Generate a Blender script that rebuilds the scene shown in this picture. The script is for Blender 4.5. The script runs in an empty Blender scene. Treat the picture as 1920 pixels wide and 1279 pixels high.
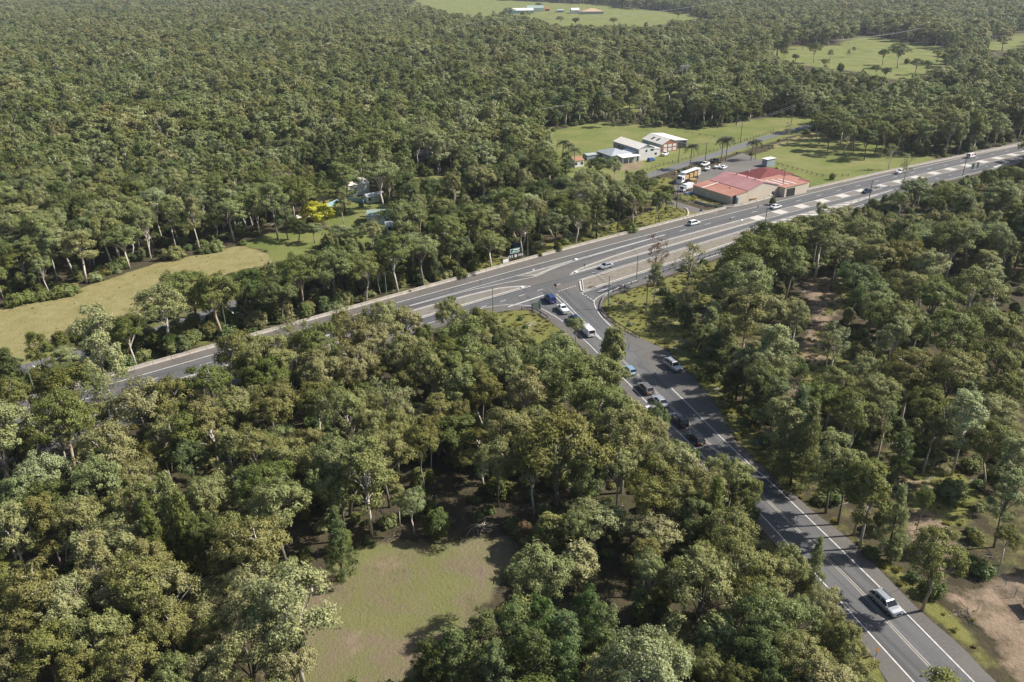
import bpy, bmesh, math, random
import numpy as np
from mathutils import Vector, Matrix
from mathutils.geometry import tessellate_polygon

# ------------------------------------------------------------------ camera, world, sun, exposure
S = bpy.context.scene
C = S.collection
PI = math.pi
HC, FPX = 80.0, 1493.0
PITCH, ROLL = math.radians(25.4), math.radians(0.7)
cd = bpy.data.cameras.new("camera"); cam = bpy.data.objects.new("camera", cd); C.objects.link(cam)
cd.sensor_width = 36.0; cd.lens = 36.0 * FPX / 1920.0; cd.clip_start = 1.0; cd.clip_end = 20000.0
FWD = np.array([0, math.cos(PITCH), -math.sin(PITCH)])
R0 = np.array([1.0, 0, 0]); D0 = np.cross(FWD, R0)
D0 = np.array([0, -math.sin(PITCH), -math.cos(PITCH)])
RT = math.cos(ROLL) * R0 + math.sin(ROLL) * D0
DN = -math.sin(ROLL) * R0 + math.cos(ROLL) * D0
m = Matrix(((RT[0], -DN[0], -FWD[0], 0), (RT[1], -DN[1], -FWD[1], 0), (RT[2], -DN[2], -FWD[2], HC), (0, 0, 0, 1)))
cam.matrix_world = m
S.camera = cam
S.render.resolution_x, S.render.resolution_y = 1024, 682

SUN_EL, SUN_AZ = math.radians(40), math.radians(6)     # azimuth measured from +X towards +Y
sd = Vector((math.cos(SUN_EL) * math.cos(SUN_AZ), math.cos(SUN_EL) * math.sin(SUN_AZ), math.sin(SUN_EL)))
W = bpy.data.worlds.new("World"); S.world = W; W.use_nodes = True
nt = W.node_tree; nt.nodes.clear()
sky = nt.nodes.new("ShaderNodeTexSky"); sky.sky_type = 'NISHITA'; sky.sun_disc = False
sky.sun_elevation = SUN_EL; sky.sun_rotation = PI / 2 - SUN_AZ
sky.dust_density = 1.5
bg = nt.nodes.new("ShaderNodeBackground"); bg.inputs[1].default_value = 0.075
wo = nt.nodes.new("ShaderNodeOutputWorld")
nt.links.new(sky.outputs[0], bg.inputs[0]); nt.links.new(bg.outputs[0], wo.inputs[0])
ld = bpy.data.lights.new("sun", 'SUN'); ld.energy = 5.0; ld.angle = math.radians(0.5); ld.color = (1.0, 0.95, 0.87)
sun = bpy.data.objects.new("sun", ld); C.objects.link(sun)
sun.rotation_euler = (-sd).to_track_quat('-Z', 'Y').to_euler()
S.view_settings.view_transform = 'Standard'; S.view_settings.look = 'None'
S.view_settings.exposure = 0.66; S.view_settings.gamma = 1.0
S.cycles.max_bounces = 6; S.cycles.diffuse_bounces = 3; S.cycles.transmission_bounces = 3; S.cycles.transparent_max_bounces = 6

# ------------------------------------------------------------------ helpers
def G(u, v, z=0.0):
    """photo pixel (1920 wide) -> world point at height z"""
    d = FWD * FPX + RT * (u - 960) + DN * (v - 639.5)
    t = (z - HC) / d[2]
    return np.array([d[0] * t, d[1] * t])
def PX(P):
    """world points (n,3) -> photo pixels and depth"""
    P = np.atleast_2d(np.asarray(P, float)) - np.array([0, 0, HC])
    w = P @ FWD
    return 960 + FPX * (P @ RT) / w, 639.5 + FPX * (P @ DN) / w, w
HE, HD, HN = np.array([-96.607, 140.791]), np.array([0.82105, 0.57086]), np.array([0.57086, -0.82105])
def HW(s, t):
    """highway coordinates: s metres along, t metres towards the camera from the far edge line"""
    return HE + HD * s + HN * (t + 9.57e-9 * s**3 + 1.545e-4 * s * s - 0.06769 * s + 0.1156)
def hwline(t, s0, s1, st=6.0):
    n = max(2, int((s1 - s0) / st) + 1)
    f = t if callable(t) else (lambda s: t)
    return [HW(s, f(s)) for s in np.linspace(s0, s1, n)]
def lerp(tab):
    xs = [a for a, b in tab]; ys = [b for a, b in tab]
    return lambda s: float(np.interp(s, xs, ys))
def gl(pts): return [G(*p) for p in pts]

def inpoly(X, Y, poly):
    X = np.asarray(X); Y = np.asarray(Y)
    r = np.zeros(X.shape, bool); n = len(poly)
    j = n - 1
    for i in range(n):
        xi, yi = poly[i]; xj, yj = poly[j]
        if yi != yj:
            c = ((yi > Y) != (yj > Y)) & (X < (xj - xi) * (Y - yi) / (yj - yi) + xi)
            r ^= c
        j = i
    return r

def smooth(pts, n=6):
    """Catmull-Rom through 2-D points"""
    P = [np.array(p, float) for p in pts]
    if len(P) < 3: return P
    P = [2 * P[0] - P[1]] + P + [2 * P[-1] - P[-2]]
    out = []
    for i in range(1, len(P) - 2):
        a, b, c, d = P[i - 1:i + 3]
        for k in range(n):
            t = k / n
            out.append(0.5 * (2 * b + (c - a) * t + (2 * a - 5 * b + 4 * c - d) * t * t + (3 * b - a - 3 * c + d) * t**3))
    out.append(P[-2]); return out

def resample(P, step):
    P = np.array(P); L = np.r_[0, np.cumsum(np.linalg.norm(np.diff(P, axis=0), axis=1))]
    n = max(2, int(L[-1] / step) + 1); q = np.linspace(0, L[-1], n)
    return np.c_[np.interp(q, L, P[:, 0]), np.interp(q, L, P[:, 1])], q

class MB:
    """collects shapes and links them as ONE mesh object"""
    def __init__(s): s.v = []; s.f = []; s.m = []
    def add(s, v, f, mi=0):
        o = len(s.v); s.v += [tuple(map(float, p)) for p in v]; s.f += [tuple(i + o for i in q) for q in f]; s.m += [mi] * len(f)
    def box(s, x0, x1, y0, y1, z0, z1, mi=0):
        v = [(x0, y0, z0), (x1, y0, z0), (x1, y1, z0), (x0, y1, z0), (x0, y0, z1), (x1, y0, z1), (x1, y1, z1), (x0, y1, z1)]
        s.add(v, [(3, 2, 1, 0), (4, 5, 6, 7), (0, 1, 5, 4), (1, 2, 6, 5), (2, 3, 7, 6), (3, 0, 4, 7)], mi)
    def hexa(s, b, t, mi=0):
        s.add(list(b) + list(t), [(3, 2, 1, 0), (4, 5, 6, 7), (0, 1, 5, 4), (1, 2, 6, 5), (2, 3, 7, 6), (3, 0, 4, 7)], mi)
    def tube(s, pts, rad, n=6, mi=0, cap=True):
        P = [Vector(p) for p in pts]; rad = rad if hasattr(rad, '__len__') else [rad] * len(P)
        rings = []
        for i, p in enumerate(P):
            d = (P[min(i + 1, len(P) - 1)] - P[max(i - 1, 0)]).normalized()
            a = d.cross(Vector((0, 0, 1)) if abs(d.z) < .9 else Vector((1, 0, 0))).normalized(); b = d.cross(a)
            rings.append([p + (a * math.cos(2 * PI * k / n) + b * math.sin(2 * PI * k / n)) * rad[i] for k in range(n)])
        v = [q for r in rings for q in r]; f = []
        for i in range(len(P) - 1):
            for k in range(n):
                f.append((i * n + k, i * n + (k + 1) % n, (i + 1) * n + (k + 1) % n, (i + 1) * n + k))
        if cap: f += [tuple(range(n - 1, -1, -1)), tuple((len(P) - 1) * n + k for k in range(n))]
        s.add(v, f, mi)
    def poly(s, pts, z, mi=0):
        """flat polygon of 2-D points"""
        P = [Vector((p[0], p[1], 0)) for p in pts]
        tri = tessellate_polygon([P])
        f = []
        for t in tri:
            a, b, c = [P[i] for i in t]
            f.append(t if (b - a).cross(c - a).z > 0 else (t[0], t[2], t[1]))
        s.add([(p.x, p.y, z) for p in P], f, mi)
    def slab(s, pts, z0, z1, mi=0, side=None):
        s.poly(pts, z1, mi); n = len(pts)
        ar = sum(pts[i][0] * pts[(i + 1) % n][1] - pts[(i + 1) % n][0] * pts[i][1] for i in range(n))
        Q = pts if ar > 0 else pts[::-1]
        s.add([(p[0], p[1], z0) for p in Q] + [(p[0], p[1], z1) for p in Q], [(i, (i + 1) % n, n + (i + 1) % n, n + i) for i in range(n)], mi if side is None else side)
    def strip(s, P, w, z, mi=0, closed=False):
        """flat ribbon of width w along 2-D points"""
        P = np.array(P); T = np.gradient(P, axis=0); T /= np.linalg.norm(T, axis=1)[:, None] + 1e-9
        N = np.c_[-T[:, 1], T[:, 0]] * (np.atleast_1d(w)[:, None] / 2 if hasattr(w, '__len__') else w / 2)
        v = [(*p, z) for p in P - N] + [(*p, z) for p in P + N]; n = len(P)
        s.add(v, [(i, i + 1, n + i + 1, n + i) for i in range(n - 1)], mi)
    def between(s, A, B, z, mi=0):
        n = len(A); s.add([(*p, z) for p in A] + [(*p, z) for p in B], [(n + i, n + i + 1, i + 1, i) for i in range(n - 1)], mi)
    def profile(s, P, prof, mi=0):
        """extrudes closed (offset, z) profile along 2-D points"""
        P = np.array(P); T = np.gradient(P, axis=0); T /= np.linalg.norm(T, axis=1)[:, None] + 1e-9
        N = np.c_[-T[:, 1], T[:, 0]]; k = len(prof); v = []
        for p, nn in zip(P, N): v += [(p[0] + nn[0] * o, p[1] + nn[1] * o, z) for o, z in prof]
        f = [(i * k + j, i * k + (j + 1) % k, (i + 1) * k + (j + 1) % k, (i + 1) * k + j) for i in range(len(P) - 1) for j in range(k)]
        f += [tuple(range(k - 1, -1, -1)), tuple((len(P) - 1) * k + j for j in range(k))]
        s.add(v, f, mi)
    def mesh(s, name):
        me = bpy.data.meshes.new(name); me.from_pydata(s.v, [], s.f)
        if any(s.m): me.polygons.foreach_set("material_index", s.m)
        me.update(); return me
    def build(s, name, mats, parent=None, recalc=False):
        me = s.mesh(name)
        if recalc:
            b = bmesh.new(); b.from_mesh(me); bmesh.ops.recalc_face_normals(b, faces=b.faces); b.to_mesh(me); b.free()
        for mm in (mats if isinstance(mats, (list, tuple)) else [mats]): me.materials.append(mm)
        return link(name, me, parent)

def link(name, me, parent=None):
    o = bpy.data.objects.new(name, me); C.objects.link(o)
    if parent is not None: o.parent = parent
    return o
def tag(o, label=None, cat=None, group=None, kind=None):
    if label: o['label'] = label
    if cat: o['category'] = cat
    if group: o['group'] = group
    if kind: o['kind'] = kind
    return o
def thing(name, label, cat, loc=(0, 0, 0), rz=0.0, group=None, scale=None):
    o = bpy.data.objects.new(name, None); C.objects.link(o); o.empty_display_size = .3
    o.location = loc; o.rotation_euler = (0, 0, rz)
    if scale: o.scale = scale
    return tag(o, label, cat, group)
def copy_tree(o, parent=None):
    c = o.copy(); C.objects.link(c)
    if parent is not None: c.parent = parent
    for ch in o.children: copy_tree(ch, c)
    return c

# ------------------------------------------------------------------ materials
def mat(name, col, rough=.7, metal=0.0, noise=None, spec=.3, bump=0.0, coat=0.0, coords='Object'):
    """noise = (scale, second colour, contrast[, detail])"""
    M = bpy.data.materials.new(name); M.use_nodes = True
    N = M.node_tree.nodes; L = M.node_tree.links; b = N['Principled BSDF']
    b.inputs['Roughness'].default_value = rough; b.inputs['Metallic'].default_value = metal
    b.inputs['Specular IOR Level'].default_value = spec; b.inputs['Coat Weight'].default_value = coat
    b.inputs['Base Color'].default_value = (*col, 1)
    if noise:
        tc = N.new('ShaderNodeTexCoord'); nz = N.new('ShaderNodeTexNoise')
        L.new(tc.outputs[coords], nz.inputs['Vector'])
        nz.inputs['Scale'].default_value = noise[0]; nz.inputs['Detail'].default_value = noise[3] if len(noise) > 3 else 5
        mr = N.new('ShaderNodeMapRange'); L.new(nz.outputs['Fac'], mr.inputs[0])
        mr.inputs[1].default_value = .5 - .5 / max(noise[2], .01); mr.inputs[2].default_value = .5 + .5 / max(noise[2], .01)
        mx = N.new('ShaderNodeMix'); mx.data_type = 'RGBA'
        L.new(mr.outputs[0], mx.inputs[0]); mx.inputs[6].default_value = (*col, 1); mx.inputs[7].default_value = (*noise[1], 1)
        L.new(mx.outputs[2], b.inputs['Base Color'])
        if bump:
            bp = N.new('ShaderNodeBump'); bp.inputs['Strength'].default_value = bump
            L.new(nz.outputs['Fac'], bp.inputs['Height']); L.new(bp.outputs[0], b.inputs['Normal'])
    return M

def leafmat(name, base, tip, trans=.36):
    M = bpy.data.materials.new(name); M.use_nodes = True
    N = M.node_tree.nodes; L = M.node_tree.links; N.clear()
    out = N.new('ShaderNodeOutputMaterial')
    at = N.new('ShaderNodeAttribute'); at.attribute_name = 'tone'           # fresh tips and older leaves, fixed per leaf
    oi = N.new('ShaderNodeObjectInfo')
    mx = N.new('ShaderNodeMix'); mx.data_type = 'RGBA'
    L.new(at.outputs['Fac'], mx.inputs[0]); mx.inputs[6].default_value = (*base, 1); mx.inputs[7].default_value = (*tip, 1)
    hs = N.new('ShaderNodeHueSaturation')
    h = N.new('ShaderNodeMapRange'); L.new(oi.outputs['Random'], h.inputs[0]); h.inputs[3].default_value = .482; h.inputs[4].default_value = .518
    wn = N.new('ShaderNodeTexWhiteNoise'); wn.noise_dimensions = '1D'; L.new(oi.outputs['Random'], wn.inputs['W'])
    v = N.new('ShaderNodeMapRange'); L.new(wn.outputs['Value'], v.inputs[0]); v.inputs[3].default_value = .72; v.inputs[4].default_value = 1.28
    s2 = N.new('ShaderNodeMapRange'); L.new(wn.outputs['Value'], s2.inputs[0]); s2.inputs[3].default_value = 1.1; s2.inputs[4].default_value = .8
    L.new(mx.outputs[2], hs.inputs['Color']); L.new(h.outputs[0], hs.inputs['Hue']); L.new(v.outputs[0], hs.inputs['Value']); L.new(s2.outputs[0], hs.inputs['Saturation'])
    pb = N.new('ShaderNodeBsdfPrincipled'); pb.inputs['Roughness'].default_value = .5; pb.inputs['Specular IOR Level'].default_value = .22
    L.new(hs.outputs[0], pb.inputs['Base Color'])
    tr = N.new('ShaderNodeBsdfTranslucent'); L.new(hs.outputs[0], tr.inputs['Color'])
    ms = N.new('ShaderNodeMixShader'); ms.inputs[0].default_value = trans
    L.new(pb.outputs[0], ms.inputs[1]); L.new(tr.outputs[0], ms.inputs[2]); L.new(ms.outputs[0], out.inputs[0])
    return M

LEAF = dict(O=leafmat('olive_gum_leaf', (.160, .168, .054), (.375, .362, .122)),
            G=leafmat('green_gum_leaf', (.125, .155, .044), (.310, .335, .100)),
            P=leafmat('pale_gum_leaf', (.175, .195, .072), (.390, .410, .160)),
            D=leafmat('dark_leaf', (.086, .114, .036), (.200, .240, .072)),
            B=leafmat('bright_leaf', (.088, .132, .036), (.185, .255, .078)),
            Y=leafmat('yellow_leaf', (.46, .46, .05), (.82, .80, .10)),
            R=leafmat('rusty_leaf', (.12, .075, .035), (.22, .13, .06)))
BARK = dict(pale=mat('pale_bark', (.58, .54, .48), .8, noise=(1.5, (.34, .28, .23), 2.2)),
            tan=mat('tan_bark', (.38, .28, .19), .8, noise=(1.2, (.26, .22, .18), 2.5)),
            grey=mat('grey_bark', (.20, .175, .15), .9, noise=(1.5, (.10, .085, .07), 2)),
            dark=mat('dark_bark', (.055, .048, .042), .9, noise=(2, (.10, .085, .07), 2)))

# ------------------------------------------------------------------ ground with its land cover
def P(*a): return [G(*p) for p in a]
def px(*a): return list(a)
LUSH = [px((1140,560),(1300,505),(1400,470),(1390,520),(1280,600),(1310,665),(1390,765),(1510,925),(1650,1045),(1770,1135),(1890,1265),(1862,1264),(1700,1110),(1580,1000),(1450,890),(1390,840),(1350,765),(1310,715),(1250,655),(1190,628),(1150,600),(1130,575)),
        px((912,592),(942,585),(985,582),(1020,597),(1060,626),(1110,680),(1160,727),(1140,735),(1060,690),(960,650),(890,612)),
        px((1215,338),(1258,332),(1262,362),(1235,372),(1262,386),(1318,402),(1280,410),(1190,434),(1060,466),(1000,478),(1010,462),(1130,425),(1225,395),(1222,372)),
        px((1268,362),(1298,364),(1369,387),(1330,388),(1290,374)),
        px((1500,650),(1560,600),(1610,640),(1570,720),(1500,760)), px((1690,900),(1790,870),(1840,930),(1800,1000),(1720,960)),
        px((880,500),(950,480),(940,500),(860,520)), px((1480,1055),(1556,1132),(1612,1200),(1664,1279),(1700,1330),(1660,1330),(1580,1210),(1500,1110)),
        px((1430,1000),(1480,1052),(1470,1070),(1420,1020)),
        px((1560,430),(1760,400),(1800,420),(1700,470),(1600,470)), px((1530,530),(1590,520),(1600,560),(1550,600))]
PAST = [px((600,385),(700,372),(745,395),(740,440),(690,458),(620,445)), px((455,462),(490,440),(560,425),(625,432),(580,482),(510,492),(500,470)),
        px((1000,275),(1040,245),(1120,228),(1300,242),(1480,215),(1540,225),(1580,222),(1500,250),(1370,290),(1300,306),(1210,332),(1150,342),(1060,332),(1000,310)),
        px((1400,296),(1500,262),(1600,258),(1700,288),(1770,298),(1600,335),(1520,352),(1500,330),(1440,312)),
        px((735,-8),(870,-4),(1000,3),(1130,9),(1260,23),(1352,33),(1300,41),(1250,45),(1190,53),(1080,50),(1000,44),(960,34),(900,36),(845,28),(785,8)),
        px((1440,91),(1500,87),(1570,84),(1616,66),(1661,70),(1689,76),(1752,85),(1790,101),(1796,112),(1750,142),(1690,152),(1600,134),(1490,120),(1450,106)),
        px((1822,90),(1940,55),(1985,72),(1870,104)), px((1120,212),(1290,160),(1305,172),(1160,222)),
        px((760,330),(880,330),(870,370),(790,385)), px((860,395),(960,380),(960,410),(870,425)), px((560,330),(640,340),(620,385),(540,370)),
        px((950,250),(1040,235),(1030,262),(960,270))]
DRY = [px((-90,612),(0,577),(60,558),(130,547),(300,492),(450,460),(505,475),(520,492),(430,512),(300,562),(250,588),(130,612),(60,662),(-90,710)),
       px((1440,275),(1500,255),(1560,240),(1570,250),(1480,285)), px((-60,660),(60,655),(120,650),(60,700),(-60,730))]
DIRT = [px((1495,525),(1585,512),(1592,560),(1560,610),(1560,680),(1500,700),(1490,650),(1520,600)),
        px((1790,1145),(1835,1090),(1930,1060),(2010,1090),(2010,1350),(1935,1310),(1868,1210)), px((1690,1000),(1705,1000),(1790,1100),(1880,1215),(1950,1320),(1925,1310),(1850,1210),(1760,1105)),
        px((1680,960),(1740,940),(1800,1010),(1790,1090),(1720,1040)), px((1660,880),(1760,900),(1770,930),(1680,920)),
        px((1470,720),(1540,700),(1530,760),(1470,790)), px((1230,640),(1300,690),(1310,720),(1250,660)),
        px((1160,306),(1215,300),(1200,322),(1165,322)),
        px((1760,410),(1900,380),(1910,400),(1800,425))]
MOWN = [px((560,1100),(600,1092),(645,1125),(692,1182),(600,1330),(500,1330),(480,1160)), px((590,1095),(630,1045),(680,1025),(760,1012),(830,1017),(900,1010),(960,1005),(1000,1020),(950,1070),(910,1140),(890,1180),(800,1215),(770,1310),(560,1330),(690,1180),(640,1125))]  # tree-shaded upper and right ends left out: dark floor colour imitates their shade
COVER = [[[G(*p) for p in q] for q in K] for K in (LUSH, PAST, DRY, DIRT, MOWN)]

def axis(lo, hi, st, g, end0, end1):
    a = list(np.arange(lo, hi, st)); s = st; x = a[-1]
    while x < end1: s *= g; x += s; a.append(x)
    s = st; x = lo; b = []
    while x > end0: s *= g; x -= s; b.append(x)
    return np.array(b[::-1] + a)
gx = axis(-140, 180, 1.25, 1.05, -9000, 9000); gy = axis(55, 330, 1.25, 1.035, -400, 12000)
XX, YY = np.meshgrid(gx, gy)
rng = np.random.default_rng(7)
def cover_at(X, Y, K):
    r = np.zeros(np.shape(X), bool)
    for q in COVER[K]: r |= inpoly(X, Y, q)
    return r
def blur(A, n=2):
    for _ in range(n):
        Q = np.pad(A, 1, mode='edge'); A = (Q[1:-1, 1:-1] * 2 + Q[:-2, 1:-1] + Q[2:, 1:-1] + Q[1:-1, :-2] + Q[1:-1, 2:]) / 6
    return A
RIGHT_OPEN = [G(*p) for p in px((1150,560),(1400,560),(1500,640),(1920,720),(1990,900),(1990,1120),(1760,1060),(1600,1000),(1420,860),(1250,650))]
WEDGE = [G(*p) for p in px((1420,300),(1560,240),(1760,240),(1900,255),(1700,310),(1530,345))]
STRIP = [G(*p) for p in px((-60,690),(60,655),(250,585),(430,512),(520,492),(600,470),(760,400),(1000,400),(1000,480),(700,562),(480,628),(200,706),(0,768),(-80,790))]
cov = [blur(cover_at(XX, YY, k).astype(float), 3) for k in range(5)]
cov[3] = cov[3] * .62
for q in (px((635,1042),(700,1025),(770,1040),(790,1080),(690,1095)), px((640,1165),(705,1160),(700,1235),(620,1250)), px((900,1015),(985,1012),(950,1060),(890,1050))): cov[3] = np.maximum(cov[3], blur(.5 * inpoly(XX, YY, [G(*p) for p in q]), 5))
cov[0] = np.maximum(cov[0], blur(.42 * inpoly(XX, YY, RIGHT_OPEN), 3)); cov[1] = np.maximum(cov[1], blur(.5 * (inpoly(XX, YY, WEDGE) | inpoly(XX, YY, STRIP)), 3))
def make_ground():
    ny, nx = XX.shape
    V = np.c_[XX.ravel(), YY.ravel(), np.zeros(nx * ny)]
    i = (np.arange(ny - 1)[:, None] * nx + np.arange(nx - 1)[None]).ravel()
    F = np.c_[i, i + 1, i + nx + 1, i + nx]
    me = bpy.data.meshes.new('ground')
    me.vertices.add(len(V)); me.vertices.foreach_set('co', V.ravel())
    me.loops.add(F.size); me.loops.foreach_set('vertex_index', F.ravel())
    me.polygons.add(len(F)); me.polygons.foreach_set('loop_start', np.arange(0, F.size, 4)); me.update()
    for k, n in enumerate(('lush', 'pasture', 'dry', 'dirt', 'mown')):
        a = me.attributes.new(n, 'FLOAT', 'POINT'); a.data.foreach_set('value', cov[k].ravel().astype(np.float32))
    M = bpy.data.materials.new('land'); M.use_nodes = True; N = M.node_tree.nodes; L = M.node_tree.links
    b = N['Principled BSDF']; b.inputs['Roughness'].default_value = .95; b.inputs['Specular IOR Level'].default_value = .1
    tc = N.new('ShaderNodeTexCoord')
    def noise(sc, det=5, ro=.6):
        n = N.new('ShaderNodeTexNoise'); n.inputs['Scale'].default_value = sc; n.inputs['Detail'].default_value = det; n.inputs['Roughness'].default_value = ro
        L.new(tc.outputs['Object'], n.inputs['Vector']); return n.outputs['Fac']
    def ramp(x, stops):
        r = N.new('ShaderNodeValToRGB'); L.new(x, r.inputs[0]); e = r.color_ramp.elements
        while len(e) < len(stops): e.new(.5)
        for el, (p, c) in zip(e, stops): el.position = p; el.color = (*c, 1)
        return r.outputs[0]
    def mix(f, a, bb):
        x = N.new('ShaderNodeMix'); x.data_type = 'RGBA'; L.new(f, x.inputs[0]); L.new(a, x.inputs[6]); L.new(bb, x.inputs[7]); return x.outputs[2]
    fine, midn, big, patch = noise(1.8, 6, .7), noise(.35, 6, .65), noise(.06, 5), noise(.14, 7, .7)
    def weight(attr):
        at = N.new('ShaderNodeAttribute'); at.attribute_name = attr
        m1 = N.new('ShaderNodeMath'); m1.operation = 'MULTIPLY_ADD'; L.new(midn, m1.inputs[0]); m1.inputs[1].default_value = .9; L.new(at.outputs['Fac'], m1.inputs[2])
        mr = N.new('ShaderNodeMapRange'); L.new(m1.outputs[0], mr.inputs[0]); mr.inputs[1].default_value = .82; mr.inputs[2].default_value = 1.08
        return mr.outputs[0]
    floor = mix(fine, ramp(patch, [(.3, (.050, .038, .025)), (.5, (.085, .066, .042)), (.62, (.060, .066, .026)), (.75, (.115, .090, .060))]), ramp(midn, [(.35, (.035, .034, .018)), (.65, (.10, .085, .05))]))
    lush = mix(fine, ramp(midn, [(.3, (.125, .128, .036)), (.5, (.175, .172, .052)), (.7, (.225, .200, .082))]), ramp(patch, [(.35, (.115, .130, .034)), (.65, (.195, .188, .062))]))
    past = mix(midn, ramp(big, [(.35, (.100, .140, .033)), (.5, (.175, .190, .058)), (.65, (.255, .228, .105))]), ramp(fine, [(.3, (.12, .14, .04)), (.7, (.20, .205, .075))]))
    dry = mix(fine, ramp(patch, [(.3, (.178, .16, .064)), (.5, (.27, .225, .105)), (.7, (.33, .27, .14))]), ramp(midn, [(.35, (.16, .165, .055)), (.65, (.285, .25, .12))]))
    dirt = mix(fine, ramp(midn, [(.3, (.17, .125, .085)), (.55, (.28, .205, .145)), (.72, (.36, .27, .195))]), ramp(patch, [(.35, (.16, .125, .08)), (.65, (.31, .235, .17))]))
    mown = mix(fine, ramp(patch, [(.34, (.115, .085, .062)), (.45, (.20, .155, .105)), (.54, (.165, .165, .065)), (.7, (.215, .205, .09))]), ramp(big, [(.38, (.19, .15, .105)), (.5, (.15, .15, .06)), (.62, (.165, .175, .065))]))
    c = floor
    for w, cc in (('mown', mown), ('dry', dry), ('pasture', past), ('lush', lush), ('dirt', dirt)): c = mix(weight(w), c, cc)
    L.new(c, b.inputs['Base Color'])
    bp = N.new('ShaderNodeBump'); bp.inputs['Strength'].default_value = .7; bp.inputs['Distance'].default_value = .35
    L.new(fine, bp.inputs['Height']); L.new(bp.outputs[0], b.inputs['Normal'])
    me.materials.append(M); o = link('ground', me); tag(o, kind='structure')
make_ground()

# ------------------------------------------------------------------ roads and markings
def road_mat(name, c1, c2, c3, streak=None):
    M = bpy.data.materials.new(name); M.use_nodes = True; N = M.node_tree.nodes; L = M.node_tree.links
    b = N['Principled BSDF']; b.inputs['Roughness'].default_value = .85; b.inputs['Specular IOR Level'].default_value = .25
    tc = N.new('ShaderNodeTexCoord')
    def nz(sc, d=5, mp=None):
        n = N.new('ShaderNodeTexNoise'); n.inputs['Scale'].default_value = sc; n.inputs['Detail'].default_value = d
        if mp:
            q = N.new('ShaderNodeMapping'); q.vector_type = 'TEXTURE'; q.inputs['Rotation'].default_value = (0, 0, -mp[0]); q.inputs['Scale'].default_value = (1 / mp[1], 1 / mp[2], 1)
            L.new(tc.outputs['Object'], q.inputs[0]); L.new(q.outputs[0], n.inputs[0])
        else: L.new(tc.outputs['Object'], n.inputs[0])
        return n.outputs['Fac']
    def mx(f, a, c):
        x = N.new('ShaderNodeMix'); x.data_type = 'RGBA'; L.new(f, x.inputs[0])
        for i, q in ((6, a), (7, c)):
            if isinstance(q, tuple): x.inputs[i].default_value = (*q, 1)
            else: L.new(q, x.inputs[i])
        return x.outputs[2]
    def sh(x, a, c):
        r = N.new('ShaderNodeMapRange'); L.new(x, r.inputs[0]); r.inputs[1].default_value = a; r.inputs[2].default_value = c; return r.outputs[0]
    col = mx(sh(nz(.12, 6), .4, .62), c1, c2)
    col = mx(sh(nz(3.0, 4), .45, .75), col, c3)
    if streak is not None: col = mx(sh(nz(1.0, 3, (streak, .03, .9)), .48, .66), col, tuple(x * .72 for x in c1))
    vo = N.new('ShaderNodeTexVoronoi'); vo.feature = 'DISTANCE_TO_EDGE'; vo.inputs['Scale'].default_value = .16; L.new(tc.outputs['Object'], vo.inputs['Vector'])   # tar-filled cracks and seams
    ck = N.new('ShaderNodeMath'); ck.operation = 'MULTIPLY'; L.new(sh(vo.outputs['Distance'], .022, .006), ck.inputs[0]); L.new(sh(nz(.09, 3), .5, .56), ck.inputs[1])
    col = mx(ck.outputs[0], col, tuple(x * .62 for x in c1))
    vc = N.new('ShaderNodeTexVoronoi'); vc.inputs['Scale'].default_value = .07; L.new(tc.outputs['Object'], vc.inputs['Vector'])
    pt = N.new('ShaderNodeMath'); pt.operation = 'MULTIPLY'; L.new(vc.outputs['Color'], pt.inputs[0]); pt.inputs[1].default_value = .45
    col = mx(pt.outputs[0], col, tuple(x * .80 for x in c1))
    L.new(col, b.inputs['Base Color']); return M
a_hw = math.atan2(HD[1], HD[0]); sr = G(1541, 1090) - G(1216, 757.7); a_sr = math.atan2(sr[1], sr[0])
M_SH = road_mat('worn_shoulder_asphalt', (.138, .127, .116), (.112, .103, .094), (.16, .149, .138))
M_HW = road_mat('highway_asphalt', (.108, .107, .109), (.128, .126, .126), (.145, .143, .142), -a_hw)
M_SR = road_mat('side_road_asphalt', (.112, .112, .114), (.134, .132, .130), (.15, .148, .146), -a_sr)
M_LR = road_mat('local_road_asphalt', (.135, .135, .135), (.16, .156, .15), (.18, .178, .17))
M_DR = road_mat('driveway_gravel', (.13, .118, .108), (.17, .154, .138), (.20, .182, .162))
M_WH = mat('road_paint', (.70, .68, .65), .6, noise=(1.6, (.40, .385, .37), 2.2))
M_CR = mat('worn_cream_paint', (.42, .38, .32), .7, noise=(3, (.27, .25, .22), 1.8))
M_CO = mat('pale_concrete', (.56, .53, .48), .8, noise=(.8, (.42, .39, .34), 1.8))
M_MD = mat('median_fill', (.150, .138, .124), .9, noise=(.7, (.215, .195, .168), 2.2), bump=.3)
M_MG = mat('median_dry_fill', (.155, .14, .118), .95, noise=(.9, (.25, .22, .172), 2.4), bump=.4)

ROADPOLYS = []   # ground polygons where no tree grows
tlow = lerp([(-140, 20), (90, 20), (104, 21), (112, 24), (120, 28), (128, 31), (145, 30.5), (175, 28.8), (230, 24.6), (275, 21.6), (320, 20), (373, 19.6), (700, 19.6)])
mb = MB(); ss = np.linspace(-140, 640, 160)
A_ = [HW(s, -4.7) for s in ss]; B_ = [HW(s, tlow(s)) for s in ss]
mb.between(A_, B_, .020); o = mb.build('highway', M_SH); tag(o, kind='structure'); ROADPOLYS.append(A_ + B_[::-1])
mb = MB()
mb.between(hwline(-.1, -140, 640), hwline(7.1, -140, 640), .026)
lowl = lerp([(-140, 16.5), (118, 16.6), (133, 17.0), (147, 16.5), (183, 15.9), (210, 15.0), (700, 14.9)])
upl = lerp([(-140, 12.7), (165, 12.6), (210, 11.8), (245, 11.4), (700, 11.4)])
mb.between(hwline(upl, -140, 640), hwline(lowl, -140, 640), .026)
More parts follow.
